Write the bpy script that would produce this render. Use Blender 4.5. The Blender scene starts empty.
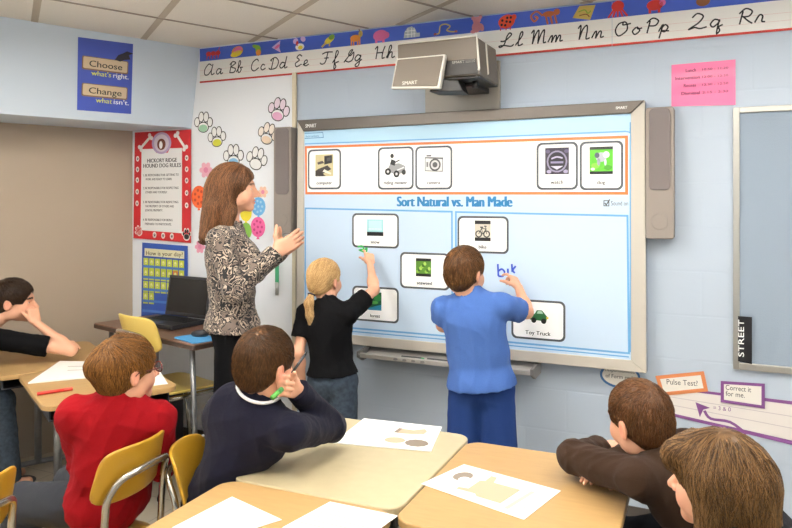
import bpy, bmesh, math, random
import numpy as np
from mathutils import Vector, Matrix
from mathutils.kdtree import KDTree

random.seed(7); RNG = np.random.default_rng(7)
SC = bpy.context.scene
COL = SC.collection
PI = math.pi
# ------------------------------------------------------------------ the view, used to survey distances
EYE, FOC, CX, HY = 1.52, 700.0, 396.0, 200.0
def V(*a): return Vector(a)
def P(px, py, Y): return Vector(((px-CX)/FOC*Y, Y, EYE-(py-HY)/FOC*Y))
def PZ(px, py, z):                      # the point of a horizontal plane at height z
    return P(px, py, (EYE-z)*FOC/(py-HY))

class Frame:                            # a flat surface: origin, x axis along it, z axis up it, y axis into it
    def __init__(s, o, x, z):
        s.o = Vector(o); s.x = Vector(x).normalized(); s.z = Vector(z).normalized()
        s.y = s.z.cross(s.x).normalized()
    def at(s, px, py, off=0.0):         # a surface point, off = distance in front of the surface
        d = Vector(((px-CX)/FOC, 1.0, -(py-HY)/FOC)); e = Vector((0, 0, EYE))
        t = ((s.o - s.y*off) - e).dot(s.y)/d.dot(s.y)
        p = e + d*t - s.o
        return (p.dot(s.x), p.dot(s.z))
    def matrix(s, a=0.0, b=0.0, off=0.0):
        o = s.o + s.x*a + s.z*b - s.y*off
        m = Matrix.Identity(4)
        for i in range(3):
            m[i][0], m[i][1], m[i][2], m[i][3] = s.x[i], s.y[i], s.z[i], o[i]
        return m

def wall_depth(px): return 5650.0/(px+1105.0)
WA = P(133, 200, wall_depth(133)); WA.z = 0
WB = P(792, 200, wall_depth(792)); WB.z = 0
WALL = Frame(WA, WB-WA, (0, 0, 1))
U = WALL.x.copy(); N = -WALL.y
LDIR = Vector((-.733, -.680, 0)).normalized()       # along the side wall, away from the corner
CEIL = 2.46
WBASE = WALL.at(192, 128)
SOFFB = WALL.o + WALL.x*WBASE[0] + Vector((0, 0, WBASE[1]))
WTOP = WALL.at(200.5, 48.5)
SOFFT = WALL.o + WALL.x*WTOP[0] + Vector((0, 0, CEIL))
SOFFIT = Frame(SOFFB, -LDIR, SOFFT-SOFFB - (SOFFT-SOFFB).dot(LDIR)*LDIR)

# ------------------------------------------------------------------ materials
def lin(h):
    if isinstance(h, str):
        h = h.lstrip('#'); c = [int(h[i:i+2], 16)/255 for i in (0, 2, 4)]
    else: c = [x/255 for x in h]
    return tuple(((x+.055)/1.055)**2.4 if x > .04045 else x/12.92 for x in c)
MATS = {}
def M(name, col, rough=.6, metal=0.0, bump=0.0, scale=40.0, var=0.0, emit=0.0, sheen=0.0, coat=0.0, attr=None, spec=None, aniso=None):
    if name in MATS: return MATS[name]
    m = bpy.data.materials.new(name); m.use_nodes = True
    nt = m.node_tree; b = nt.nodes['Principled BSDF']
    c = lin(col)
    b.inputs['Base Color'].default_value = (*c, 1); b.inputs['Roughness'].default_value = rough
    b.inputs['Metallic'].default_value = metal
    if spec is not None: b.inputs['Specular IOR Level'].default_value = spec
    if sheen: b.inputs['Sheen Weight'].default_value = sheen; b.inputs['Sheen Roughness'].default_value = .5
    if coat: b.inputs['Coat Weight'].default_value = coat
    if emit:
        b.inputs['Emission Color'].default_value = (*c, 1); b.inputs['Emission Strength'].default_value = emit
    if attr:
        a = nt.nodes.new('ShaderNodeAttribute'); a.attribute_name = attr
        nt.links.new(a.outputs['Color'], b.inputs['Base Color'])
    if bump or var:
        tc = nt.nodes.new('ShaderNodeTexCoord'); mp = nt.nodes.new('ShaderNodeMapping')
        nt.links.new(tc.outputs['Object'], mp.inputs['Vector'])
        if aniso: mp.inputs['Scale'].default_value = aniso
        n = nt.nodes.new('ShaderNodeTexNoise'); n.inputs['Scale'].default_value = scale; n.inputs['Detail'].default_value = 5
        nt.links.new(mp.outputs['Vector'], n.inputs['Vector'])
        if var and not attr:
            r = nt.nodes.new('ShaderNodeValToRGB')
            r.color_ramp.elements[0].position = .3; r.color_ramp.elements[1].position = .7
            r.color_ramp.elements[0].color = (*[x*(1-var) for x in c], 1)
            r.color_ramp.elements[1].color = (*[min(1, x*(1+var)) for x in c], 1)
            nt.links.new(n.outputs['Fac'], r.inputs['Fac']); nt.links.new(r.outputs['Color'], b.inputs['Base Color'])
        if bump:
            bp = nt.nodes.new('ShaderNodeBump'); bp.inputs['Strength'].default_value = bump; bp.inputs['Distance'].default_value = .004
            nt.links.new(n.outputs['Fac'], bp.inputs['Height']); nt.links.new(bp.outputs['Normal'], b.inputs['Normal'])
    MATS[name] = m
    return m

# ------------------------------------------------------------------ mesh builder: shapes collect into ONE mesh object
def smooth_path(pts, n=6, closed=False):
    pts = [Vector(p) for p in pts]; out = []
    L = len(pts)
    rng = range(L if closed else L-1)
    for i in rng:
        if closed: p0, p1, p2, p3 = pts[(i-1) % L], pts[i], pts[(i+1) % L], pts[(i+2) % L]
        else: p0, p1, p2, p3 = pts[max(i-1, 0)], pts[i], pts[i+1], pts[min(i+2, L-1)]
        for k in range(n):
            t = k/n
            out.append(.5*((2*p1) + (p2-p0)*t + (2*p0-5*p1+4*p2-p3)*t*t + (3*p1-p0-3*p2+p3)*t**3))
    if not closed: out.append(pts[-1])
    return out
def rrect(x0, x1, z0, z1, r, n=5):
    out = []
    for cx, cz, a0 in ((x1-r, z1-r, 0), (x0+r, z1-r, 90), (x0+r, z0+r, 180), (x1-r, z0+r, 270)):
        for k in range(n+1):
            a = math.radians(a0+90*k/n); out.append((cx+r*math.cos(a), cz+r*math.sin(a)))
    return out
def ellipse(cx, cz, rx, rz, n=24, rot=0):
    c, s = math.cos(rot), math.sin(rot); out = []
    for k in range(n):
        a = 2*PI*k/n; x, z = rx*math.cos(a), rz*math.sin(a)
        out.append((cx+x*c-z*s, cz+x*s+z*c))
    return out
TEXTS = {}
def glyphs(s, bold):
    if (s, bold) not in TEXTS:
        cu = bpy.data.curves.new('t', 'FONT'); cu.body = s; cu.size = 1.0; cu.offset = bold; cu.resolution_u = 3
        ob = bpy.data.objects.new('t', cu); COL.objects.link(ob)
        bpy.context.view_layer.update()
        dg = bpy.context.evaluated_depsgraph_get()
        me = bpy.data.meshes.new_from_object(ob.evaluated_get(dg))
        vs = [tuple(v.co[:2]) for v in me.vertices]; fs = [tuple(p.vertices) for p in me.polygons]
        bpy.data.objects.remove(ob); bpy.data.curves.remove(cu); bpy.data.meshes.remove(me)
        TEXTS[(s, bold)] = (vs, fs)
    return TEXTS[(s, bold)]

class MB:
    def __init__(s): s.v, s.f, s.mi, s.sm, s.mats = [], [], [], [], []
    def slot(s, m):
        if m not in s.mats: s.mats.append(m)
        return s.mats.index(m)
    def add(s, vs, fs, mat, smooth=False):
        b = len(s.v); s.v.extend(tuple(v) for v in vs); i = s.slot(mat)
        for f in fs: s.f.append(tuple(b+k for k in f)); s.mi.append(i); s.sm.append(smooth)
    def box(s, x0, x1, y0, y1, z0, z1, mat):
        s.add([(x0, y0, z0), (x1, y0, z0), (x1, y1, z0), (x0, y1, z0), (x0, y0, z1), (x1, y0, z1), (x1, y1, z1), (x0, y1, z1)],
              [(0, 3, 2, 1), (4, 5, 6, 7), (0, 1, 5, 4), (1, 2, 6, 5), (2, 3, 7, 6), (3, 0, 4, 7)], mat)
    def hexa(s, lo, hi, mat):           # two matching rings of points
        n = len(lo)
        s.add(list(lo)+list(hi), [tuple(range(n-1, -1, -1)), tuple(range(n, 2*n))]+[(i, (i+1) % n, n+(i+1) % n, n+i) for i in range(n)], mat)
    def prism(s, pts, y0, y1, mat):     # outline in x,z; thickness along y
        s.hexa([(x, y1, z) for x, z in pts], [(x, y0, z) for x, z in pts], mat)
    def slab(s, pts, z0, z1, mat):      # outline in x,y; thickness along z
        s.hexa([(x, y, z0) for x, y in pts], [(x, y, z1) for x, y in pts], mat)
    def tube(s, pts, r, mat, n=10, caps=True):
        pts = [Vector(p) for p in pts]; L = len(pts)
        rs = r if isinstance(r, (list, tuple)) else [r]*L
        vs, fs = [], []; prev = None
        for i, p in enumerate(pts):
            t = (pts[min(i+1, L-1)]-pts[max(i-1, 0)]).normalized()
            if prev is None:
                a = t.orthogonal().normalized()
            else:
                a = (prev - t*prev.dot(t)).normalized()
            prev = a; b = t.cross(a)
            for k in range(n):
                an = 2*PI*k/n; vs.append(p+(a*math.cos(an)+b*math.sin(an))*rs[i])
        for i in range(L-1):
            for k in range(n): fs.append((i*n+k, i*n+(k+1) % n, (i+1)*n+(k+1) % n, (i+1)*n+k))
        if caps: fs += [tuple(range(n-1, -1, -1)), tuple((L-1)*n+k for k in range(n))]
        s.add(vs, fs, mat, True)
    def ball(s, c, r, mat, nu=16, nv=10, R=None):
        r = (r,)*3 if not isinstance(r, (tuple, list)) else r
        vs, fs = [], []; c = Vector(c)
        for j in range(nv+1):
            ph = PI*j/nv
            for i in range(nu):
                th = 2*PI*i/nu; q = Vector((r[0]*math.sin(ph)*math.cos(th), r[1]*math.sin(ph)*math.sin(th), r[2]*math.cos(ph)))
                vs.append(c+(R @ q if R else q))
        for j in range(nv):
            for i in range(nu): fs.append((j*nu+i, (j+1)*nu+i, (j+1)*nu+(i+1) % nu, j*nu+(i+1) % nu))
        s.add(vs, fs, mat, True)
    def lathe(s, prof, c, mat, n=20):   # profile of (radius, height) about the z axis at c
        vs = [(c[0]+r*math.cos(2*PI*k/n), c[1]+r*math.sin(2*PI*k/n), c[2]+z) for r, z in prof for k in range(n)]
        fs = [(i*n+k, i*n+(k+1) % n, (i+1)*n+(k+1) % n, (i+1)*n+k) for i in range(len(prof)-1) for k in range(n)]
        fs += [tuple(range(n-1, -1, -1)), tuple((len(prof)-1)*n+k for k in range(n))]
        s.add(vs, fs, mat, True)
    def flat(s, pts, y, mat): s.add([(x, y, z) for x, z in pts], [tuple(range(len(pts)))], mat)
    def ribbon(s, pts, w, y, mat, smooth=5, closed=False):
        q = smooth_path([(a, 0, b) for a, b in pts], smooth, closed) if smooth else [Vector((a, 0, b)) for a, b in pts]
        L = len(q); vs, fs = [], []
        for i, p in enumerate(q):
            a, b = (q[(i-1) % L], q[(i+1) % L]) if closed else (q[max(i-1, 0)], q[min(i+1, L-1)])
            t1 = p-a if (p-a).length > 1e-9 else b-p; t2 = b-p if (b-p).length > 1e-9 else p-a
            t1 = t1.normalized() if t1.length > 1e-9 else Vector((1, 0, 0)); t2 = t2.normalized() if t2.length > 1e-9 else t1
            n1 = Vector((-t1.z, 0, t1.x)); n = n1+Vector((-t2.z, 0, t2.x)); n = n.normalized() if n.length > .2 else n1
            n = n/max(n.dot(n1), .5)
            vs += [(p.x+n.x*w/2, y, p.z+n.z*w/2), (p.x-n.x*w/2, y, p.z-n.z*w/2)]
        fs = [(2*i, 2*i+1, 2*i+3, 2*i+2) for i in range(L-1)]
        if closed: fs.append((2*L-2, 2*L-1, 1, 0))
        s.add(vs, fs, mat)
    def text(s, body, x, z, h, mat, y, align='c', width=None, bold=0.0, rot=0.0, slant=0.0):
        if bold > 0:
            for sg in (-1, 1): s.text(body, x+sg*bold*h*1.5, z+sg*.0001, h, mat, y-.00002*sg, align, width, 0.0, rot, slant)
            bold = 0.0
        vs, fs = glyphs(body, bold)
        if not vs: return
        x0 = min(v[0] for v in vs); x1 = max(v[0] for v in vs)
        k = h/.7; kx = k if width is None else width/(x1-x0)
        ox = {'l': -x0, 'c': -(x0+x1)/2, 'r': -x1}[align]
        c, sn = math.cos(rot), math.sin(rot); out = []
        for a, b in vs:
            X, Z = (a+ox)*kx+slant*b*k, b*k
            out.append((x+X*c-Z*sn, y, z+X*sn+Z*c))
        s.add(out, fs, mat)
    def build(s, name, parent=None, bevel=0.0, mw=None, seg=2, normals=True):
        me = bpy.data.meshes.new(name); me.from_pydata(s.v, [], s.f)
        for m in s.mats: me.materials.append(m)
        me.polygons.foreach_set('material_index', s.mi); me.polygons.foreach_set('use_smooth', s.sm)
        me.update()
        if normals:
            bm = bmesh.new(); bm.from_mesh(me); bmesh.ops.recalc_face_normals(bm, faces=bm.faces); bm.to_mesh(me); bm.free()
        o = bpy.data.objects.new(name, me); COL.objects.link(o)
        if parent: o.parent = parent
        if mw is not None: o.matrix_world = mw
        if bevel:
            b = o.modifiers.new('edge', 'BEVEL'); b.width = bevel; b.segments = seg; b.limit_method = 'ANGLE'; b.angle_limit = .6
        return o

def tag(o, label, cat, group=None, kind=None):
    if label: o['label'] = label
    if cat: o['category'] = cat
    if group: o['group'] = group
    if kind: o['kind'] = kind
    return o
def thing(name, label, cat, loc=(0, 0, 0), rotz=0.0, group=None, mw=None):
    o = bpy.data.objects.new(name, None); o.empty_display_size = .05; COL.objects.link(o)
    if mw is not None: o.matrix_world = mw
    else: o.location = loc; o.rotation_euler = (0, 0, rotz)
    return tag(o, label, cat, group)
def struct(o): o['kind'] = 'structure'; return o
def dup(root, loc, rotz, label, scale=None):
    kids = {}
    for o in bpy.data.objects:
        if o.parent: kids.setdefault(o.parent, []).append(o)
    r = root.copy(); COL.objects.link(r); r.location = loc; r.rotation_euler = (0, 0, rotz); r['label'] = label
    if scale: r.scale = (scale,)*3
    for ch in kids.get(root, []):
        c = ch.copy(); COL.objects.link(c); c.parent = r
        for g in kids.get(ch, []):
            d = g.copy(); COL.objects.link(d); d.parent = c
    return r
# ------------------------------------------------------------------ soft solids for bodies, hair and clothes
def A3(v): return np.array(v[:], dtype=np.float64)
class Soft:
    def __init__(s): s.p = []; s.disp = None
    def cap(s, a, b, ra, rb, k=.02, op='u', clip=()):
        s.p.append(('c', A3(a), A3(b), ra, rb, k, op, [(A3(q), A3(n)) for q, n in clip])); return s
    def ell(s, c, r, R, k=.02, op='u', clip=()):
        s.p.append(('e', A3(c), np.array(r, float), np.array(R, float), 0, k, op, [(A3(q), A3(n)) for q, n in clip])); return s
    def rbox(s, c, h, R, rad, k=.01, op='u'):
        s.p.append(('b', A3(c), np.array(h, float)-rad, np.array(R, float), rad, k, op, [])); return s
    def half(s, c, n):                  # keep the side the normal points away from
        s.p.append(('h', A3(c), A3(Vector(n).normalized()), 0, 0, 0, 'i', [])); return s
    def bounds(s):
        lo = np.full(3, 1e9); hi = np.full(3, -1e9)
        for q in s.p:
            if q[6] != 'u': continue
            if q[0] == 'c':
                r = max(q[3], q[4]); a = np.minimum(q[1], q[2])-r; b = np.maximum(q[1], q[2])+r
            else:
                e = np.abs(q[3].T) @ (q[2]+q[4]); a = q[1]-e; b = q[1]+e
            lo = np.minimum(lo, a); hi = np.maximum(hi, b)
        return lo-.03, hi+.03
    @staticmethod
    def dist(q, p):
        if q[0] == 'c':
            ab = q[2]-q[1]; L = ab @ ab; ap = p-q[1]
            t = np.clip((ap @ ab)/max(L, 1e-12), 0, 1)
            d = np.linalg.norm(ap-t[..., None]*ab, axis=-1)-(q[3]+(q[4]-q[3])*t)
        elif q[0] == 'e':
            l = (p-q[1]) @ q[3].T; k0 = np.linalg.norm(l/q[2], axis=-1); k1 = np.linalg.norm(l/(q[2]**2), axis=-1)
            d = k0*(k0-1)/np.maximum(k1, 1e-6)
            d = np.where(k0 < 1e-3, -q[2].min(), d)
        elif q[0] == 'b':
            l = np.abs((p-q[1]) @ q[3].T)-q[2]
            d = np.linalg.norm(np.maximum(l, 0), axis=-1)+np.minimum(l.max(-1), 0)-q[4]
        else:
            d = (p-q[1]) @ q[2]
        for c, n in q[7]: d = np.maximum(d, (p-c) @ n)
        return d
    @staticmethod
    def mix(D, d, k, op):
        if op == 'i': return np.maximum(D, d)
        if op == 'u':
            if k <= 0: return np.minimum(D, d)
            h = np.maximum(k-np.abs(D-d), 0)/k
            return np.minimum(D, d)-h*h*k*.25
        h = np.maximum(k-np.abs(D+d), 0)/max(k, 1e-6)
        return np.maximum(D, -d)+h*h*k*.25
    def mesh(s, h):
        B = 8; lo, hi = s.bounds()
        nb = np.ceil((hi-lo)/(h*B)).astype(int)
        ii = np.stack(np.meshgrid(*[np.arange(n) for n in nb], indexing='ij'), -1).reshape(-1, 3)
        cen = lo+(ii*B+(B-1)/2)*h
        D = np.full(len(ii), 1.0); dd = []
        for q in s.p:
            d = s.dist(q, cen); dd.append(d); D = s.mix(D, d, q[5], q[6])
        diag = B*h*.5*1.75
        act = np.abs(D) < diag*1.35+.012
        off = np.stack(np.meshgrid(*[np.arange(B)]*3, indexing='ij'), -1).reshape(-1, 3)*h
        ai = ii[act]
        pts = (lo+ai*B*h)[:, None, :]+off[None]
        F = np.full(pts.shape[:2], 1.0)
        for q, d in zip(s.p, dd):
            near = d[act] < diag*1.4+q[5]+.01
            if q[6] == 'i': near = d[act] > -diag*1.4
            if not near.any(): continue
            F[near] = s.mix(F[near], s.dist(q, pts[near]), q[5], q[6])
        if s.disp is not None: F = F-s.disp(pts)
        G = np.empty(tuple(nb*B), np.float32)
        G6 = G.reshape(nb[0], B, nb[1], B, nb[2], B)
        sign = np.where(D < 0, -1.0, 1.0).reshape(nb)
        G6[:] = sign[:, None, :, None, :, None]
        G6.transpose(0, 2, 4, 1, 3, 5)[ai[:, 0], ai[:, 1], ai[:, 2]] = F.reshape(-1, B, B, B)
        G[0], G[-1], G[:, 0], G[:, -1], G[:, :, 0], G[:, :, -1] = 1, 1, 1, 1, 1, 1
        S = G < 0
        n = np.array(G.shape)
        cs = np.zeros(n-1, np.int8)
        for a in (0, 1):
            for b in (0, 1):
                for c in (0, 1): cs += S[a:n[0]-1+a, b:n[1]-1+b, c:n[2]-1+c]
        cells = np.argwhere((cs > 0) & (cs < 8))
        cid = np.full(n-1, -1, np.int32); cid[cells[:, 0], cells[:, 1], cells[:, 2]] = np.arange(len(cells))
        corners = np.array([(a, b, c) for a in (0, 1) for b in (0, 1) for c in (0, 1)])
        val = np.stack([G[cells[:, 0]+a, cells[:, 1]+b, cells[:, 2]+c] for a, b, c in corners], 1).astype(float)
        acc = np.zeros((len(cells), 3)); cnt = np.zeros(len(cells))
        for i in range(8):
            for j in range(i+1, 8):
                if np.abs(corners[i]-corners[j]).sum() != 1: continue
                m = (val[:, i] < 0) != (val[:, j] < 0)
                t = val[m, i]/(val[m, i]-val[m, j])
                acc[m] += corners[i]+t[:, None]*(corners[j]-corners[i]); cnt[m] += 1
        vs = lo+(cells+acc/np.maximum(cnt, 1)[:, None])*h
        quads = []
        for ax in range(3):
            sl0 = [slice(None)]*3; sl1 = [slice(None)]*3
            sl0[ax] = slice(0, -1); sl1[ax] = slice(1, None)
            e = np.argwhere(S[tuple(sl0)] != S[tuple(sl1)])
            b, c = [(1, 2), (2, 0), (0, 1)][ax]
            e = e[(e[:, b] > 0) & (e[:, c] > 0)]
            flip = S[e[:, 0], e[:, 1], e[:, 2]]
            def g(db, dc):
                q = e.copy(); q[:, b] -= db; q[:, c] -= dc
                return cid[q[:, 0], q[:, 1], q[:, 2]]
            q4 = np.stack([g(1, 1), g(0, 1), g(0, 0), g(1, 0)], 1)
            q4[~flip] = q4[~flip][:, ::-1]
            quads.append(q4)
        Q = np.concatenate(quads); a, b, c, d = (vs[Q[:, i]] for i in range(4))
        if np.einsum('ij,ij->i', a, np.cross(b, c)+np.cross(c, d)).sum() < 0: Q = Q[:, ::-1].copy()
        return vs, Q

def mesh_obj(name, vs, quads, mat, parent, base, col=None, smooth_iter=0):
    me = bpy.data.meshes.new(name)
    vs = (vs-A3(base)).astype(np.float32)
    me.vertices.add(len(vs)); me.vertices.foreach_set('co', vs.ravel())
    k = quads.shape[1]
    me.loops.add(quads.size); me.loops.foreach_set('vertex_index', quads.astype(np.int32).ravel())
    me.polygons.add(len(quads)); me.polygons.foreach_set('loop_start', np.arange(0, quads.size, k, dtype=np.int32))
    me.polygons.foreach_set('use_smooth', np.ones(len(quads), bool))
    me.update(calc_edges=True); me.validate()
    if col is not None:
        at = me.color_attributes.new('Col', 'FLOAT_COLOR', 'POINT')
        c = np.ones((len(vs), 4), np.float32); c[:, :3] = col; at.data.foreach_set('color', c.ravel())
    me.materials.append(mat)
    o = bpy.data.objects.new(name, me); COL.objects.link(o)
    if parent: o.parent = parent
    return o
def folds(seed, amp, freq=38.0, zs=.6):
    r = np.random.default_rng(seed); K = r.normal(size=(6, 3)); K /= np.linalg.norm(K, axis=1)[:, None]
    K[:, 2] *= zs; ph = r.uniform(0, 6.28, 6); Q = r.normal(size=(6, 3))*freq*.35
    def f(p):
        d = 0
        for i in range(6):
            w = np.sin(p @ (K[i]*freq*(.6+.25*i)) + ph[i] + 1.6*np.sin(p @ Q[i]))
            d = d+(1-np.abs(w))**2*(1.0 if i < 4 else .5)
        return amp*(d/2.2-.6)
    return f

# ------------------------------------------------------------------ people
class Head:
    def __init__(s, c, fwd, up=(0, 0, 1), size=1.0):
        s.c = Vector(c); f = Vector(fwd).normalized(); u = Vector(up); u = (u-f*u.dot(f)).normalized()
        s.f, s.u, s.r, s.s = f, u, f.cross(u), size
        s.R = [s.r[:], s.f[:], s.u[:]]
    def __call__(s, x, y, z): return s.c+(s.r*x+s.f*y+s.u*z)*s.s
    def sc(s, *r): return [a*s.s for a in r]
    def local(s, p): return (p-A3(s.c)) @ np.array(s.R).T/s.s
def add_head(S, h, adult=False):
    k = h.s
    S.ell(h(0, -.008, .027), h.sc(.074, .093, .084), h.R, .02)
    S.ell(h(0, .026, -.034), h.sc(.057, .064, .07), h.R, .035*k)
    S.ell(h(0, .071, -.088), h.sc(.02, .018, .017), h.R, .03*k)
    for x in (-1, 1):
        S.ell(h(x*.036, .054, -.036), h.sc(.024, .024, .026), h.R, .025*k)
        S.ell(h(x*.05, -.005, -.065), h.sc(.014, .03, .02), h.R, .03*k)
    S.ell(h(0, .078, .02), h.sc(.046, .012, .012), h.R, .02*k)
    for x in (-1, 1): S.ell(h(x*.031, .094, .0), h.sc(.017, .012, .010), h.R, .012*k, 's')
    S.cap(h(0, .088, .006), h(0, .113, -.029), .0075*k, .0105*k, .012*k)
    for x in (-1, 1): S.ell(h(x*.011, .098, -.033), h.sc(.0085, .009, .0075), h.R, .008*k)
    S.ell(h(0, .088, -.0535), h.sc(.021, .0105, .006), h.R, .006*k)
    S.ell(h(0, .087, -.0650), h.sc(.018, .0105, .0065), h.R, .006*k)
    S.ell(h(0, .100, -.0590), h.sc(.019, .01, .0016), h.R, .004*k, 's')
    for x in (-1, 1):
        S.ell(h(x*.077, -.012, -.008), h.sc(.009, .019, .029), [(h.r*.95+h.f*.3*x).normalized()[:], (h.f*.95-h.r*.3*x).normalized()[:], h.u[:]], .008*k)
        S.ell(h(x*.086, -.007, -.006), h.sc(.006, .010, .017), h.R, .006*k, 's')
SKIN = np.array(lin('#dda688')); LIP = np.array(lin('#c4675f')); FLUSH = np.array(lin('#dd8f78')); 
def skin_colour(h, brow, skin=SKIN, lip=LIP):
    brow = np.array(lin(brow))
    def f(vs):
        c = np.tile(skin, (len(vs), 1)); l = h.local(vs)
        def blend(m, col):
            nonlocal c
            m = np.clip(m, 0, 1)[:, None]; c = c*(1-m)+col*m
        g = lambda q, r: np.exp(-(((l-np.array(q))/np.array(r))**2).sum(1))
        for x in (-1, 1):
            blend(.55*g((x*.042, .07, -.036), (.022, .03, .022)), FLUSH)
            blend(.75*g((x*.082, -.01, -.008), (.012, .022, .032)), FLUSH)
            e = np.abs(l[:, 2]-(.024-.12*np.abs(np.abs(l[:, 0])-.03)))
            blend(((e < .0045) & (np.abs(np.abs(l[:, 0])-.031) < .019) & (l[:, 1] > .05))*.85, brow)
        blend(1.3*g((0, .09, -.059), (.019, .02, .0085)), lip)
        blend(.4*g((0, .105, -.03), (.014, .012, .014)), FLUSH)
        return c
    return f
def add_hand(S, w, d, n, right, size=1.0, curl=(.3, .35), thumb=(.6, .7, .3), spread=.06, taper=None, index=None):
    s = size; d = Vector(d).normalized(); n = Vector(n); n = (n-d*n.dot(d)).normalized()
    sd = d.cross(n) if right else n.cross(d)
    w = Vector(w); R = [sd[:], d[:], n[:]]
    S.rbox(w+d*.047*s, (.037*s, .046*s, .0135*s), R, .0115*s, .016*s)
    S.ell(w+d*.03*s+sd*.02*s+n*.008*s, (.017*s, .03*s, .012*s), R, .012*s)
    lens = (.07, .078, .072, .056); xs = (.0275, .0093, -.009, -.026)
    for i in range(4):
        a1, a2 = curl if not (index and i == 0) else index
        a1 += .05*i*(1 if a1 > .05 else 0)
        fan = sd*(xs[i]/.03*spread)
        p = w+d*(.084-.004*abs(i-1))*s+sd*xs[i]*s
        r0 = (.0092, .0095, .009, .0078)[i]*s
        ang = a1
        for j, fr in enumerate((.46, .30, .24)):
            dr = (d*math.cos(ang)+n*math.sin(ang)+fan).normalized(); q = p+dr*lens[i]*fr*s
            S.cap(p, q, r0*(1-.1*j), r0*(.92-.1*j), .005*s if j else .007*s); p = q; ang += a2
    t0 = w+d*.018*s+sd*.02*s+n*.003*s
    d1 = (d*thumb[0]+sd*thumb[1]+n*thumb[2]).normalized(); t1 = t0+d1*.045*s
    d2 = (d1*.7+d*.5+n*.25).normalized(); t2 = t1+d2*.032*s; t3 = t2+(d2+n*.3).normalized()*.024*s
    S.cap(t0, t1, .0135*s, .0105*s, .012*s); S.cap(t1, t2, .0105*s, .0095*s, .004*s); S.cap(t2, t3, .0095*s, .008*s, .004*s)

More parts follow.
